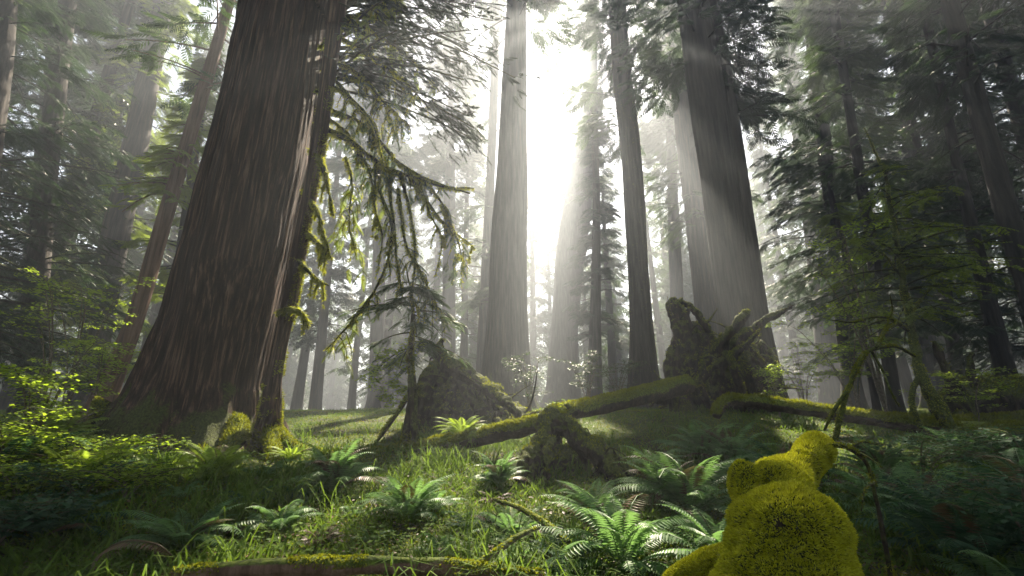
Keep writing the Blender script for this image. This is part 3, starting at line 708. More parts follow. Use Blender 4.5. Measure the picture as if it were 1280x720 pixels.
log('fallen_log', 'slim fallen log with sunlit moss on top, from the grass to the middle root wad',
    pl((395,568,9.3),(450,567,9.1),(520,560,8.7),(590,549,8.2),(640,538,7.7),(672,530,7.4)), A([.03,.08,.115,.13,.135,.12]), nm=26000, upmin=.15)
log('fallen_log', 'thick fallen log lying between the middle root wad and the shattered stump',
    pl((690,519,8.8),(725,512,9.4),(790,497,10.6),(860,480,11.8)), A([.15,.165,.19,.22]), nm=26000, upmin=.3, gate=.42)
log('fallen_log', 'long bright-mossed log in front of the shattered stump at right',
    pl((896,520,9.6),(905,503,9.7),(935,502,9.8),(1000,511,9.8),(1080,522,9.7),(1180,536,9.5),(1300,545,9.2)), A([.08,.11,.12,.13,.14,.17,.2]), nm=30000, upmin=.1, gate=.32, fl=.06)
log('fallen_log', 'farther low log behind the leaning mossy sapling at right',
    pl((1070,517,12.5),(1150,528,12),(1230,530,11.6),(1320,524,11.2)), A([.12,.16,.18,.2]), nm=16000, upmin=.1, gate=.36, fl=.06)
log('fallen_log', 'thin reddish log lying along the bottom edge of the picture',
    pl((215,722,3.2),(330,711,3.25),(450,709,3.3),(560,711,3.3),(680,722,3.2)), A([.04,.05,.05,.048,.035]), mat='redbark', nm=9000, gate=.5, fl=.014, amp=.12)
log('leaning_stick', 'dark stick leaning beside the small mossy post', pl((470,552,10.5),(492,524,10.5),(516,488,10.6)), A([.03,.045,.05]), cat='stick', nm=1500, seg=10)
log('fallen_stick', 'bare forked-looking stick lying at bottom centre, lower end by the thin reddish log', pl((568,722,3.2),(610,698,3.35),(650,670,3.55),(676,660,3.7)), A([.012,.02,.018,.01]), cat='stick', mat='palewood', nm=600, seg=10, fl=.008)
log('fallen_stick', 'slanting stick on the grass left of the largest foreground fern', pl((616,622,4.8),(650,636,4.5),(690,658,4.2),(712,676,3.9)), A([.012,.022,.025,.02]), cat='stick', nm=900, seg=10, fl=.01)

# small mossy post on the first log
root = thing('mossy_post', tuple(P(513,560,8.75)), 'small upright mossy post with a split foot standing on the slim fallen log', 'stump')
mb = MB()
tube(mb, pl((503,566,8.75),(508,540,8.75),(513,505,8.75),(514,470,8.8),(513,440,8.85),(516,410,8.9)), A([.06,.075,.07,.06,.05,.035]), 14, 6, amp=.4, freq=6, wander=.05, caps=True)
tube(mb, pl((524,567,8.7),(519,545,8.7),(514,515,8.75)), A([.05,.06,.04]), 12, 5, amp=.4, freq=6)
mb.build('post', M['darkwood'], root); fuzz(mb, 7000, .035, .012, upmin=-1, gate=.46, seed=3).build('moss', M['moss'], root, smooth=False)

# dark root mound behind the slim log
def mound():
    root = thing('root_mound', tuple(gnd(590, 13)), 'dark uprooted root mound with a long mossy root sloping down to the right', 'root wad')
    mb = MB()
    ellip(mb, P(572,512,13.4), (1.25,.8,1.0)); ellip(mb, P(560,480,13.4), (.7,.6,.75)); ellip(mb, P(600,520,13.2), (1.1,.7,.7))
    for a, r in [
        (((556,452,13),(575,462,12.4),(605,482,11.6),(640,508,10.6),(668,528,9.4)), (.22,.24,.2,.16,.12)),
        (((560,458,12.9),(585,490,12.3),(605,515,12.0),(612,540,11.8)), (.2,.16,.12,.08)),
        (((580,470,12.6),(598,500,12.2),(622,530,11.9),(628,548,11.7)), (.15,.12,.09,.06)),
        (((600,482,12.2),(618,505,11.9),(634,520,11.6),(645,545,11.4)), (.12,.1,.08,.05)),
        (((545,460,13),(530,485,12.6),(522,515,12.4),(518,545,12.3)), (.2,.2,.18,.15)),
        (((556,456,13),(548,440,13),(552,425,13)), (.2,.1,.05)),
        (((566,470,12.8),(560,510,12.3),(556,545,12.1)), (.18,.14,.1))]:
        tube(mb, pl(*a), A(r), 12, 5, amp=.4, freq=3, wander=.1, caps=True)
    w = weld(mb, .042, .17, 2.0, .7, .09, 5.); rootlets(w, 40, .6, .03, 4)
    w.build('roots', M['darkwood'], root)
    fuzz(w, 60000, .04, .014, upmin=.45, gate=.48, seed=5, patch=2, hang=.1).build('moss', M['moss'], root, smooth=False)
mound()
def middle_wad():
    root = thing('root_wad', tuple(gnd(715, 6.6)), 'rotten dark root wad in the middle of the clearing with a ridged back sloping right', 'root wad')
    mb = MB()
    ellip(mb, P(706,588,7.2), (.42,.22,.36)); ellip(mb, P(752,604,7.05), (.5,.22,.24)); ellip(mb, P(690,545,7.45), (.16,.18,.2))
    for a, r in [
        (((684,522,7.4),(705,532,7.2),(735,556,7.0),(768,583,6.8),(800,602,6.6),(812,612,6.6)), (.12,.15,.17,.16,.13,.06)),
        (((686,524,7.3),(678,545,7.0),(664,572,6.7),(656,612,6.4)), (.12,.12,.11,.1)),
        (((716,545,7.1),(748,572,6.75),(772,596,6.5),(790,622,6.3)), (.09,.09,.09,.06)),
        (((778,596,6.7),(772,578,6.7),(767,561,6.7)), (.08,.05,.02)),
        (((672,560,6.8),(655,575,6.5),(648,600,6.3)), (.08,.07,.06)),
        (((690,548,6.9),(684,575,6.5),(682,612,6.3)), (.06,.06,.05)),
        (((694,522,7.4),(716,516,7.6),(704,506,7.6)), (.07,.05,.02))]:
        tube(mb, pl(*a), A(r), 12, 5, amp=.45, freq=5, wander=.07, caps=True)
    w = weld(mb, .022, .07, 4.5, .6, .05, 9.); rootlets(w, 30, .28, .014, 3)
    w.build('roots', M['darkwood'], root)
    fuzz(w, 26000, .03, .012, upmin=.62, gate=.5, seed=6, patch=4).build('moss', M['moss'], root, smooth=False)
middle_wad()
def shattered():
    root = thing('shattered_stump', tuple(gnd(905, 13.5)), 'tall shattered stump bristling with mossy upturned roots in front of the dark double trunk', 'stump')
    mb = MB()
    ellip(mb, P(905,490,14), (1.5,.7,1.2)); ellip(mb, P(872,460,14), (.8,.5,1.5)); ellip(mb, P(940,470,14), (.85,.5,1.2))
    for a, r in [
        (((852,520,13.6),(858,470,13.7),(850,420,13.8),(838,378,13.9)), (.35,.3,.2,.11)),
        (((872,500,13.7),(872,450,13.8),(862,410,13.8),(842,380,13.8)), (.3,.22,.15,.1)),
        (((838,378,13.9),(858,380,13.8),(878,400,13.6),(893,430,13.4),(896,452,13.4)), (.13,.12,.12,.13,.15)),
        (((898,470,13.4),(896,440,13.3),(912,415,13.1),(934,389,13.0)), (.2,.18,.13,.08)),
        (((900,465,13.3),(925,425,13.0),(950,404,12.9),(975,392,12.7),(994,381,12.6)), (.1,.14,.1,.07,.04)),
        (((880,520,12.9),(872,485,12.9),(888,462,12.8),(925,438,12.7),(950,410,12.6)), (.07,.08,.07,.07,.06)),
        (((950,505,13),(956,460,12.8),(940,438,12.8),(925,430,12.9)), (.1,.08,.07,.06)),
        (((965,515,12.7),(955,480,12.7),(942,450,12.6),(936,430,12.7)), (.06,.07,.06,.05)),
        (((935,510,12.7),(922,478,12.6),(914,455,12.6),(905,440,12.8)), (.07,.08,.07,.06)),
        (((846,520,13.4),(842,490,13.5),(836,455,13.7),(836,432,13.8)), (.2,.17,.12,.04)),
        (((838,500,13.3),(822,498,13.1),(812,508,13)), (.14,.1,.06)),
        (((905,515,12.8),(884,498,12.7),(876,470,12.7),(884,440,12.9)), (.08,.09,.07,.05)),
        (((968,512,13.3),(966,490,13.5),(950,470,13.6)), (.3,.3,.3))]:
        tube(mb, pl(*a), A(r), 12, 6, amp=.4, freq=3, wander=.12, caps=True)
    for (x, y, dx, dy) in [(846,430,-2,-26),(866,440,4,-34),(884,452,-3,-24),(918,448,6,-22),(948,455,4,-30),(966,470,6,-24),(858,400,5,-20),(930,470,8,-34)]:
        tube(mb, pl((x,y+40,13.6),(x,y,13.6),(x+dx,y+dy,13.6)), A([.16,.12,.02]), 8, 4, amp=.5, freq=4)
    w = weld(mb, .038, .13, 2.4, .3, .09, 6.); rootlets(w, 50, .8, .03, 5, down=.2)
    w.build('wood', M['darkwood'], root)
    fuzz(w, 90000, .04, .015, upmin=.2, gate=.5, seed=7, patch=2.2, hang=.15).build('moss', M['moss'], root, smooth=False)
shattered()
def dark_stump():
    root = thing('dark_stump', tuple(gnd(1232, 12.5)), 'low broad dark stump overgrown with leaves at the right edge behind the logs', 'stump')
    mb = MB(); ellip(mb, P(1232,505,13), (1.2,.8,.75)); ellip(mb, P(1200,510,13), (.7,.6,.5)); ellip(mb, P(1275,500,13), (.9,.6,.7))
    for a, r in [(((1195,490,12.6),(1182,462,12.5),(1172,440,12.5),(1166,424,12.5)), (.16,.12,.08,.03)), (((1215,480,12.6),(1212,455,12.6),(1216,440,12.6)), (.14,.1,.04)), (((1205,520,12.2),(1188,530,12),(1170,538,11.8)), (.2,.14,.08))]:
        tube(mb, pl(*a), A(r), 10, 5, amp=.4, freq=3, caps=True)
    w = weld(mb, .06, .12, 2., .5, .05, 6.); w.build('wood', M['darkwood'], root)
    fuzz(w, 14000, .06, .02, upmin=.4, gate=.48, seed=9).build('moss', M['moss'], root, smooth=False)
dark_stump()

# ------------------------------------------------ golden mossy stump in the foreground
def moss_stump():
    root = thing('mossy_stump', tuple(gnd(990, 2.4)), 'rounded stump thickly coated in golden-green moss in the right foreground', 'stump')
    mb = MB()
    def px(p, r): return r * p[3] / F / 1.1
    for (x, y, Y, rx, rz) in [(988,697,2.3,76,76),(986,660,2.32,73,48),(992,750,2.25,90,88),(985,665,2.38,66,58),(1000,790,2.25,112,100),(990,860,2.3,120,110)]:
        k = Y / F / 1.22; ellip(mb, P(x, y, Y), (rx*k, rx*k*.9, rz*k), 28)
    tube(mb, pl((985,650,2.45),(984,615,2.65),(982,600,2.8)), A([.12,.10,.10]), 20, 5, caps=True)
    ellip(mb, P(983,594,3.0), (.18,.15,.105), 24); ellip(mb, P(966,600,2.7), (.10,.1,.085), 20)
    tube(mb, pl((948,650,2.5),(934,614,2.6),(934,592,2.7)), A([.07,.06,.06]), 16, 5, caps=True)
    ellip(mb, P(931,601,2.66), (.078,.09,.105), 20)
    tube(mb, pl((990,600,2.8),(1008,578,3.0),(1022,560,3.2),(1026,553,3.3)), A([.08,.085,.085,.06]), 20, 6, caps=True)
    ellip(mb, P(1016,568,3.1), (.09,.12,.075), 20); ellip(mb, P(1000,582,2.95), (.085,.1,.07), 20)
    w = weld(mb, .014, .03, 6., 1., .016, 16.)
    w.build('wood', M['darkwood'], root)
    v, q, m = w.arr()
    bl = fuzz((v, q, m), 260000, .017, .0042, upmin=-2, gate=.22, seed=11, patch=8, droop=.25)
    bl.build('moss', M['mossgold'], root, smooth=False)
    mb = MB(); tube(mb, pl((940,700,2.5),(915,704,2.6),(885,716,2.7),(850,735,2.8),(820,790,2.9)), A([.10,.095,.09,.08,.07]), 20, 8, amp=.25, freq=4, caps=True)
    o = mb.build('side_root', M['darkwood'], root)
    fuzz(mb, 60000, .017, .004, upmin=-.6, gate=.3, seed=12, patch=7, droop=.25).build('root_moss', M['mossgold'], o, smooth=False)
moss_stump()
def dead_branch(label, lines, nm=8000, matn='mosslimb', name='dead_branch'):
    c = P(*lines[0][0][0]); root = thing(name, tuple(c), label, 'branch'); mb = MB()
    for a, r in lines: tube(mb, pl(*a), A(r)*.68, 10, 7, amp=.35, freq=12, wander=.05, caps=True)
    mb.build('wood', M[matn], root)
    if nm: fuzz(mb, nm, .012, .004, upmin=-.2, gate=.46, seed=int(c[0]*50), hang=.2, patch=9).build('moss', M['moss'], root, smooth=False)
dead_branch('crooked mossy branch arching up from behind the golden mossy stump', [
    (((1040,562,3.2),(1046,548,3.25),(1053,520,3.3),(1062,486,3.4),(1076,452,3.5),(1092,436,3.7),(1118,432,3.9),(1146,444,4.2)), (.024,.026,.022,.022,.024,.022,.02,.014)),
    (((1074,456,3.5),(1062,486,3.4),(1046,512,3.3),(1032,540,3.3)), (.016,.02,.016,.012)),
    (((1090,437,3.7),(1104,462,3.7),(1112,490,3.6),(1122,508,3.6)), (.016,.014,.011,.006)),
    (((1096,434,3.7),(1108,412,3.9),(1122,402,4.1),(1094,396,4.1),(1066,402,4.0),(1036,400,3.9)), (.016,.017,.013,.014,.012,.006)),
    (((1108,412,3.9),(1116,390,4.0),(1112,368,4.0)), (.012,.01,.004))])
dead_branch('bare dark forked branch slanting down right of the golden mossy stump', [
    (((1036,556,3.1),(1060,560,3.0),(1086,580,2.95),(1094,620,2.9),(1102,670,2.9),(1112,730,2.9)), (.022,.02,.018,.016,.018,.02)),
    (((1066,563,3.0),(1086,570,2.9),(1104,584,2.8)), (.013,.009,.004)),
    (((1060,561,3.0),(1078,552,3.0),(1098,556,3.0)), (.01,.007,.003)),
    (((1094,600,2.9),(1080,612,2.8),(1074,640,2.75)), (.01,.008,.004))], nm=2500, matn='darkwood')

# ================================================================== BROADLEAF AND SMALL PLANTS
def leafy(p, r, n, size, layer=.25, tilt=.35):
    """n leaves in loose flat sprays around the points p"""
    k = r.integers(0, len(p), n); q = p[k] + (r.random((n,3))-.5) * A([1,1,layer])
    a = r.random(n)*2*pi; d = np.stack([np.cos(a), np.sin(a), -.3*r.random(n)], -1)
    up = np.stack([tilt*2*(r.random(n)-.5), tilt*2*(r.random(n)-.5), np.ones(n)], -1)
    mb = MB(); place(mb, LEAF, q, d, up, size*(.6+.8*r.random(n))); return mb
def shrub(name, label, base, h, spread, nst=6, nl=900, size=.05, mat='leaf', seed=0, group=None, cat='shrub', lean=(0,0), stemr=.012, tw=7, low=.3, sprayw=.28):
    r = np.random.default_rng(seed+900); base = A(base, float)
    root = thing(name, tuple(base), label, cat, group); st = MB(); pts_ = []
    for i in range(nst):
        a = r.random()*2*pi; rr = spread*(.3+.7*r.random()); hh = h*(.6+.4*r.random())
        c = A([base + [0,0,-.05], base + A([cos(a)*rr*.25+lean[0]*.3, sin(a)*rr*.25+lean[1]*.3, hh*.5]), base + A([cos(a)*rr*.7+lean[0]*.7, sin(a)*rr*.7+lean[1]*.7, hh*.88]), base + A([cos(a)*rr+lean[0], sin(a)*rr+lean[1], hh])])
        p = tube(st, c, A([1,.7,.45,.15])*stemr, 6, 5, wander=.06)
        for j in range(tw):
            s = int(len(p)*(low+(1-low)*r.random())); b = p[min(s,len(p)-1)]; a2 = r.random()*2*pi; ln = spread*(.25+.5*r.random())
            e = b + A([cos(a2)*ln, sin(a2)*ln, .05*ln]); tube(st, A([b, (b+e)/2+[0,0,.06*ln], e]), A([.4,.25,.12])*stemr, 4, 2)
            for k in (.35,.6,.85,1): pts_.append(b+(e-b)*k)
    st.build('stems', M['palewood'], root)
    n = nl; k = r.integers(0, len(pts_), n); q = A(pts_)[k] + (r.random((n,3))-.5)*A([1,1,.3])*sprayw
    a = r.random(n)*2*pi; d = np.stack([np.cos(a), np.sin(a), -.35*r.random(n)], -1)
    up = np.stack([.7*(r.random(n)-.5), .7*(r.random(n)-.5), np.ones(n)], -1)
    mb = MB(); place(mb, LEAF*A([1,1.15,1]), q, d, up, size*(.6+.8*r.random(n)))
    mb.build('leaves', M[mat], root, smooth=False); return root
SH = [
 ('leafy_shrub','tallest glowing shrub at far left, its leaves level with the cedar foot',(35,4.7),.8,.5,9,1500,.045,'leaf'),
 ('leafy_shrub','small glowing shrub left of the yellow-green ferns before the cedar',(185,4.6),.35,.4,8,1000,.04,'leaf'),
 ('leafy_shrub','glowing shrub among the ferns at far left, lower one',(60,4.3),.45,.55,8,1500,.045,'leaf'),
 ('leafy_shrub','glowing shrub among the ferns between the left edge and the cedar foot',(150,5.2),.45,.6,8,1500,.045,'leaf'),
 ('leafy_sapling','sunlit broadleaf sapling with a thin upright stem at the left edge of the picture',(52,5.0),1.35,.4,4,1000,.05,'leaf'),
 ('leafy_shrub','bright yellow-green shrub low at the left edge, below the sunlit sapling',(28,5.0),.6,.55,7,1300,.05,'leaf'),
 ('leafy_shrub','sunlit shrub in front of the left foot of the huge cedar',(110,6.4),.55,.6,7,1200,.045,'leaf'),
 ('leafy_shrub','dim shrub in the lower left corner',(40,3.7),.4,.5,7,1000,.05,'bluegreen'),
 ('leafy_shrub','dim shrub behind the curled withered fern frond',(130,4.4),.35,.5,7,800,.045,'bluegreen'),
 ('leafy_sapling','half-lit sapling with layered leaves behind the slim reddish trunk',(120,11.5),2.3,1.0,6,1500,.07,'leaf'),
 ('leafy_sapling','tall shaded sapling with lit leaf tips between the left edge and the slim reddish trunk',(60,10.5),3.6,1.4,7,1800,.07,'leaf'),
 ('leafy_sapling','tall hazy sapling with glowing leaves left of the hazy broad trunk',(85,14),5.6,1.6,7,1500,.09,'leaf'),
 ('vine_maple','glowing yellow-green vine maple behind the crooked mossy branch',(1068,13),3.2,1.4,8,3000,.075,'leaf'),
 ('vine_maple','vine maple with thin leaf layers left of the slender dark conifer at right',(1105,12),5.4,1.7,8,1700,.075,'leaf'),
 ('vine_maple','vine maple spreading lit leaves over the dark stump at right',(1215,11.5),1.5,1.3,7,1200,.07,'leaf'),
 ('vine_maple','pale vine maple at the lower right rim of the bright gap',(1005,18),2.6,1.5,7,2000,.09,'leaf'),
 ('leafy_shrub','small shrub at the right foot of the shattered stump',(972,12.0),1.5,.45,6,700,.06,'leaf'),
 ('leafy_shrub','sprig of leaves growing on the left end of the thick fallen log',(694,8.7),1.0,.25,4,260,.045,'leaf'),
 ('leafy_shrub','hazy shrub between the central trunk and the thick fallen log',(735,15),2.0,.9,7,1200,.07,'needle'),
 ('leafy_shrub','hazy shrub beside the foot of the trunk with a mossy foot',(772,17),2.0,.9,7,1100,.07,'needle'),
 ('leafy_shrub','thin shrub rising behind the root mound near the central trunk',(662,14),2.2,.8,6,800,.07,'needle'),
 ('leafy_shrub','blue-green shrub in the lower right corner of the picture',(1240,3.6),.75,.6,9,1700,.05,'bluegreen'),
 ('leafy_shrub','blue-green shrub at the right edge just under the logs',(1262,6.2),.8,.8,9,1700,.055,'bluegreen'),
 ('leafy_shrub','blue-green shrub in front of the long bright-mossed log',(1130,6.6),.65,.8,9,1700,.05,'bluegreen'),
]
for i, (nm, lb, (px_, Y_), h, sp, ns, nl, sz, mt) in enumerate(SH):
    shrub(nm, lb, gnd(px_, Y_), h, sp, ns, nl, sz, mt, i, stemr=.012 + .003*h)
# sapling with lime green leaves and dark conifer sprays over the small post
root = thing('hemlock_sapling', tuple(gnd(516, 9.4)), 'small tree with dark layered sprays above lime-green leaves beside the small mossy post', 'tree')
mb = MB(); tp = tube(mb, A([gnd(520, 9.6, -.1), P(518,500,9.5), P(514,440,9.4), P(516,380,9.3), P(508,335,9.3)]), A([.06,.05,.04,.025,.01]), 10, 6, wander=.08, amp=.3, freq=6)
mb.build('trunk', M['mosslimb'], root)
ax = axis_fn(tp)
lm, fo = crown(ax, P(515,440,9.4)[2], P(510,345,9.3)[2], 24, 1.15, 401, nb=8, nf=4, fs=.30, droop=.35, rise=.05, templ=FRFINE, shape='x', prune='half', limb_r=.012, bare=.1)
lm.build('limbs', M['mosslimb'], root); fo.build('crown', M['needle'], root, smooth=False)
r_ = np.random.default_rng(402)
c1 = P(483,462,9.2) + (r_.random((26,3))-.5)*A([.75,.6,.75]); c2 = P(508,440,9.2) + (r_.random((16,3))-.5)*A([.8,.6,.6]); c3 = P(492,500,9.4) + (r_.random((10,3))-.5)*A([.5,.4,.5])
def lv(c, n, s):
    k = r_.integers(0, len(c), n); q = c[k] + (r_.random((n,3))-.5)*A([.22,.22,.12]); a = r_.random(n)*6.28
    mb = MB(); place(mb, LEAF*A([1,1.2,1]), q, np.stack([np.cos(a), np.sin(a), -.3*r_.random(n)], -1), np.stack([r_.random(n)-.5, r_.random(n)-.5, 1+0*a], -1), s*(.6+.8*r_.random(n))); return mb
tag(lv(np.vstack([c1, c2, c3]), 2600, .06).build('leaves', M['leaf'], root, smooth=False), 'lime-green sunlit leaves')

# leaning mossy sapling at right
root = thing('leaning_sapling', tuple(gnd(1196, 9.3)), 'leaning mossy sapling whose crooked stem rises from the logs at right', 'tree')
mb = MB(); tp = tube(mb, A([gnd(1204, 9.3, -.15), P(1186,535,9.3), P(1165,495,9.4), P(1147,455,9.6), P(1136,400,10), P(1122,310,10.6), P(1104,215,11.2), P(1080,160,11.8)]), A([.15,.13,.11,.09,.075,.06,.035,.012]), 14, 7, amp=.4, freq=4, wander=.15)
for a, r in [(((1150,462,9.6),(1140,500,9.4),(1150,530,9.3),(1160,548,9.3)),(.05,.05,.045,.03)),(((1138,415,9.9),(1110,400,9.8),(1075,410,9.6)),(.04,.03,.015)),(((1130,350,10.3),(1105,318,10.4),(1075,300,10.6)),(.035,.025,.012)),(((1135,395,10),(1165,360,10.2),(1185,350,10.4)),(.035,.025,.01))]:
    tube(mb, pl(*a), A(r), 9, 5, amp=.4, freq=6, wander=.1)
mb.build('trunk', M['mosslimb'], root); fuzz(mb, 12000, .03, .010, upmin=-.3, gate=.48, seed=13, hang=.4).build('moss', M['mosshang'], root, smooth=False)
lm, fo = crown(axis_fn(tp), 3.4, 8.2, 50, 2.0, 404, nb=7, nf=6, fs=.26, templ=[frond_template(4,55,.085,.32,.1)], shape='x', limb_r=.02, prune=True)
lm.build('limbs', M['mosslimb'], root); fo.build('crown', NG, root, smooth=False)

# ================================================================== FERNS
def fern_mesh(seed, nf=26, L=1.0, up=1.0, pin=26, curl=1.0):
    r = np.random.default_rng(seed); mb = MB()
    for i in range(nf):
        mi = 1 if r.random() < .10 else 0; a = i * 2.39996 + r.random()*.5; el = (.75 + .75*r.random()) * up; ln = L*(.7+.45*r.random())
        n = 22; s = np.linspace(0, 1, n); ang = el - (1.1 + .9*r.random()) * curl * s**1.4
        dx = np.cos(ang) * ln/n; dz = np.sin(ang) * ln/n; x = np.cumsum(dx); z = np.cumsum(dz)
        h = A([cos(a), sin(a), 0]); side = A([-sin(a), cos(a), 0]); tws = (r.random()-.5)*.8
        c = h*x[:,None] + A([0,0,1.])*z[:,None] + side*(tws*s**2*ln*.3)[:,None]
        tube(mb, c[::3], np.linspace(.006,.002,len(c[::3])), 4)
        u = (np.arange(pin)+.5)/pin; t = .12 + .88*u; cc = np.stack([np.interp(t, s, c[:,k]) for k in range(3)], -1)
        tg = norm(np.stack([np.interp(t, s, np.gradient(c[:,k])) for k in range(3)], -1)); nr = norm(np.cross(tg, side)); nr *= np.sign(nr[:,2:3]+1e-6)
        w = .135*L*np.minimum(1, .35+u*3)*np.minimum(1, (1-u)*2.4+.08)
        for sgn in (1, -1):
            d = norm(side*sgn + tg*.35 - nr*(.15+.3*r.random()))
            place(mb, A([[0,.09,0],[.55,.13,.03],[1,.02,-.08],[.4,-.10,.02]]), cc, d, nr + .25*(r.random((pin,3))-.5), w*(.85+.3*r.random(pin)), mi)
    return mb
FERN = [fern_mesh(1, 30, 1.0), fern_mesh(2, 24, .9, .8, curl=.8), fern_mesh(3, 34, 1.0, 1.12, curl=1.2), fern_mesh(4, 16, .85, .9)]
FM = {}
def fern(label, px_, Y_, size, kind=0, mat='fern', rot=0., tilt=(0,0), loc=None, dz=-.03, group=None):
    key = (kind, mat)
    if key not in FM:
        o = FERN[kind].build('sword_fern', [M[mat], M['deadfern']], smooth=False); FM[key] = o
    else:
        o = FM[key].copy(); COL.objects.link(o)
    o.location = loc if loc is not None else tuple(gnd(px_, Y_, dz)); o.scale = (size*1.35,)*3; o.rotation_euler = (tilt[0], tilt[1], rot)
    return tag(o, label, 'fern', group)
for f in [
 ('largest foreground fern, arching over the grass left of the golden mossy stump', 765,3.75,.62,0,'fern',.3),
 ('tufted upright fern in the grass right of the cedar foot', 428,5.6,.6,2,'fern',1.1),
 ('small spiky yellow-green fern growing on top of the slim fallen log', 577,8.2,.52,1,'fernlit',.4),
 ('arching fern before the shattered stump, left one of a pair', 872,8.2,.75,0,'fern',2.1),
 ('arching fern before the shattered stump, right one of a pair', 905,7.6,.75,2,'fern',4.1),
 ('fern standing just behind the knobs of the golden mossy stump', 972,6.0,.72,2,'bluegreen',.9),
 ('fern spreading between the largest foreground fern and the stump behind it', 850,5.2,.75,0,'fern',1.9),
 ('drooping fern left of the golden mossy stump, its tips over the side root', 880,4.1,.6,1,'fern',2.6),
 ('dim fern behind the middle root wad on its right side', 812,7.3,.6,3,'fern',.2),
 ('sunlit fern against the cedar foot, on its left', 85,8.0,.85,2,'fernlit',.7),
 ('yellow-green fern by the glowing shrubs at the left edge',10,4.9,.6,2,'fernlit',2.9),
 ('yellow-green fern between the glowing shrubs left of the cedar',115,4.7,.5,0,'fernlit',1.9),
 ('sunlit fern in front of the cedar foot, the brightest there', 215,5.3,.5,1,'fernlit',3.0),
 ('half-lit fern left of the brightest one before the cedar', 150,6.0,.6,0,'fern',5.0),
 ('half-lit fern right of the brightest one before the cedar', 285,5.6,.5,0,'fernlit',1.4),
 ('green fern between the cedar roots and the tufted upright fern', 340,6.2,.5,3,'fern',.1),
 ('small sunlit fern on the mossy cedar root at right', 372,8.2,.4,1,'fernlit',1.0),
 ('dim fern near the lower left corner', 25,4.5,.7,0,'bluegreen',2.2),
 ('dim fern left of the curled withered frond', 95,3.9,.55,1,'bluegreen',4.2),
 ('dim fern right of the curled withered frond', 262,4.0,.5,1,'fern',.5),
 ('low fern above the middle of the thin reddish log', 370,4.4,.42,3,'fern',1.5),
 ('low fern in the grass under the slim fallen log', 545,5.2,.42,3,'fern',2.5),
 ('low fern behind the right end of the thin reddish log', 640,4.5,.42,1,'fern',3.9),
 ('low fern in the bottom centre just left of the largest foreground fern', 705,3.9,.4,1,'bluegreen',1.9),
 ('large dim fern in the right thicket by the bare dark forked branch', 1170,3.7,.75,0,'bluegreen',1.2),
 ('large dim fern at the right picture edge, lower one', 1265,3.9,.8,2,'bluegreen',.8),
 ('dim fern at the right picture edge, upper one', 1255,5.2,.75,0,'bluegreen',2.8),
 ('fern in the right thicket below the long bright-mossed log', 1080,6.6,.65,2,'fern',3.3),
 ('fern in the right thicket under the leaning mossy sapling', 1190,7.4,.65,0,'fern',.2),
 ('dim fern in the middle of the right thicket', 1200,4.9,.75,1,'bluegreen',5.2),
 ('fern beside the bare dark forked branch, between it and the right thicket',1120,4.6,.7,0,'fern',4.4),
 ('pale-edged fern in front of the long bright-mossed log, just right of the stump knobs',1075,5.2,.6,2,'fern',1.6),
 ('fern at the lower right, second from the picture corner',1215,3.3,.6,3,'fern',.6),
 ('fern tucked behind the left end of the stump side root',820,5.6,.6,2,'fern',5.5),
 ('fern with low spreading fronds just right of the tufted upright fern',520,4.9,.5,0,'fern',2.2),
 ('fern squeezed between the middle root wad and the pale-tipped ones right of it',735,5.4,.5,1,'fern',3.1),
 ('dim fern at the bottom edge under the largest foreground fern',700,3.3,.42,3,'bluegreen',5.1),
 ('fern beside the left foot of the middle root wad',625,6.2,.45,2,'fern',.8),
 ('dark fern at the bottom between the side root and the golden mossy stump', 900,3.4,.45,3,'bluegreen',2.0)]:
    lb, px_, Y_, s, k, mt, ro = f
    if 'on top of the slim' in lb: fern(lb, 0, 0, s, k, mt, ro, loc=tuple(P(577,545,8.3)))
    else: fern(lb, px_, Y_, s, k, mt, ro)
for i, (px_, Y_) in enumerate([(480,4.3),(420,4.2),(560,4.1),(330,4.9),(500,6.4),(620,5.6),(250,4.8),(590,4.7),(455,5.0),(300,4.2),(650,4.0),(385,5.2)]):
    fern('small low fern dotted over the grass between the cedar foot and the largest foreground fern', px_, Y_, .22 + .03*(i % 4), 3, ['fern','deadfern','fern','bluegreen'][i % 4], i*1.3, group='small ferns in the open grass')
# curled withered frond at lower left
mb = MB(); c = crom([P(118,712,3.4), P(130,690,3.35), P(158,676,3.3), P(195,680,3.3), P(214,694,3.35)], 6)
tube(mb, c, .006, 6); n = 34; t = np.linspace(0, len(c)-1.01, n); i_ = t.astype(int); cc = c[i_] + (c[np.minimum(i_+1, len(c)-1)]-c[i_])*(t-i_)[:,None]
tg = norm(np.gradient(cc, axis=0))
for sg in (1, -1): place(mb, A([[0,.1,0],[.5,.14,.05],[1,.02,.0],[.5,-.12,.0]]), cc, norm(A([0,-.6,-.9])*1. + A([0,sg*.9,.2]) + tg*.2), np.tile(A([.1,0,1.]), (n,1)), .085*np.sin(np.linspace(.5,2.9,n)))
tag(mb.build('withered_frond', M['deadfern'], smooth=False), 'single curled withered fern frond near the lower left corner', 'fern frond')

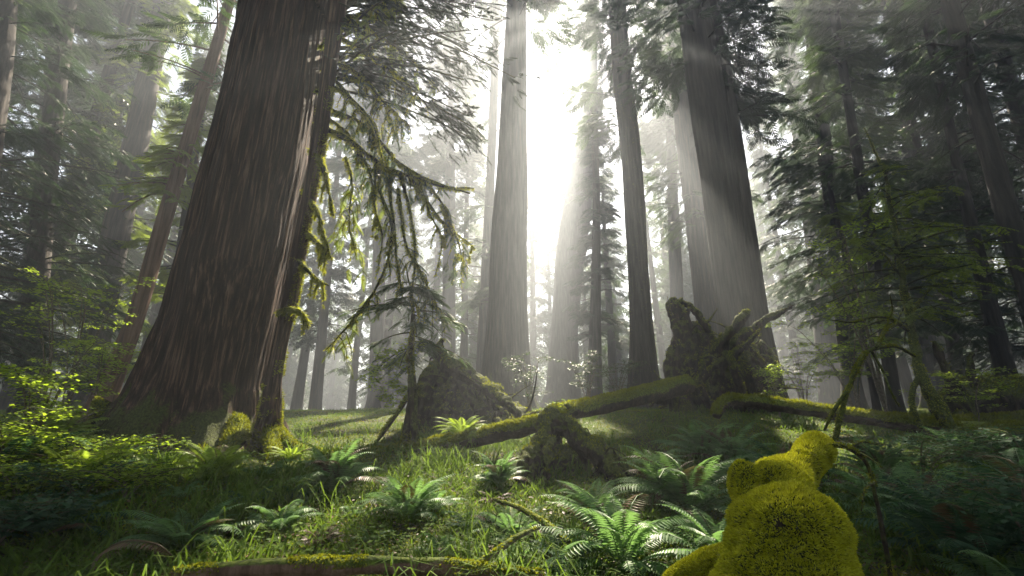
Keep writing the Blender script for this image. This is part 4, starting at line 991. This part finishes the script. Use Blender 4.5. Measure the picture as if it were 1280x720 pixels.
# ================================================================== AIR, LIGHT, CAMERA
hb = MB(); X0, X1, Y0, Y1, Z0, Z1 = -450, 450, -100, 450, -4, 53
v = [[x, y, z] for x in (X0, X1) for y in (Y0, Y1) for z in (Z0, Z1)]
hb.add(v, [[0,1,3,2],[4,6,7,5],[0,4,5,1],[2,3,7,6],[0,2,6,4],[1,5,7,3]])
hm = bpy.data.materials.new('haze'); hm.use_nodes = True; t = hm.node_tree; t.nodes.clear()
pv = _n(t, 'ShaderNodeVolumePrincipled'); pv.inputs['Density'].default_value = HAZE = .0042
pv.inputs['Color'].default_value = (.84, .92, 1, 1); pv.inputs['Anisotropy'].default_value = .56
t.links.new(pv.outputs[0], _n(t, 'ShaderNodeOutputMaterial').inputs['Volume'])
hz = tag(hb.build('haze', hm, smooth=False), 'pale morning haze filling the forest', 'haze', kind='stuff')
w = bpy.data.worlds.new('World'); sc.world = w; w.use_nodes = True; t = w.node_tree
bg = t.nodes['Background']; sk = _n(t, 'ShaderNodeTexSky'); sk.sky_type = 'NISHITA'; sk.sun_disc = False
el = math.asin(SUN[2]); azs = math.atan2(SUN[0], SUN[1])
sk.sun_elevation = el; sk.sun_rotation = azs
hs = _n(t, 'ShaderNodeHueSaturation'); hs.inputs['Saturation'].default_value = .58; t.links.new(sk.outputs[0], hs.inputs['Color'])
t.links.new(hs.outputs[0], bg.inputs[0]); bg.inputs[1].default_value = .042
L = bpy.data.lights.new('sun', 'SUN'); L.energy = 5; L.angle = radians(.5); L.color = (1, .87, .69)
lo = bpy.data.objects.new('sun', L); COL.objects.link(lo)
lo.rotation_euler = mathutils.Vector([float(c) for c in SUN]).to_track_quat('Z', 'Y').to_euler()
cam = bpy.data.cameras.new('camera'); co = bpy.data.objects.new('camera', cam); COL.objects.link(co)
cam.sensor_width = 36; cam.lens = F / 1280 * 36; cam.clip_end = 2000; cam.clip_start = .05
co.location = CAM; co.rotation_euler = (pi/2 + PITCH, 0, 0); sc.camera = co
sc.view_settings.view_transform = 'Standard'; sc.view_settings.look = 'None'; sc.view_settings.gamma = 1
sc.view_settings.exposure = 2.5
sc.cycles.use_denoising = True; sc.cycles.max_bounces = 5; sc.cycles.diffuse_bounces = 2; sc.cycles.transmission_bounces = 3
sc.cycles.volume_bounces = 0; sc.cycles.glossy_bounces = 1; sc.cycles.use_adaptive_sampling = True; sc.cycles.adaptive_threshold = .02
sc.cycles.sample_clamp_indirect = 4
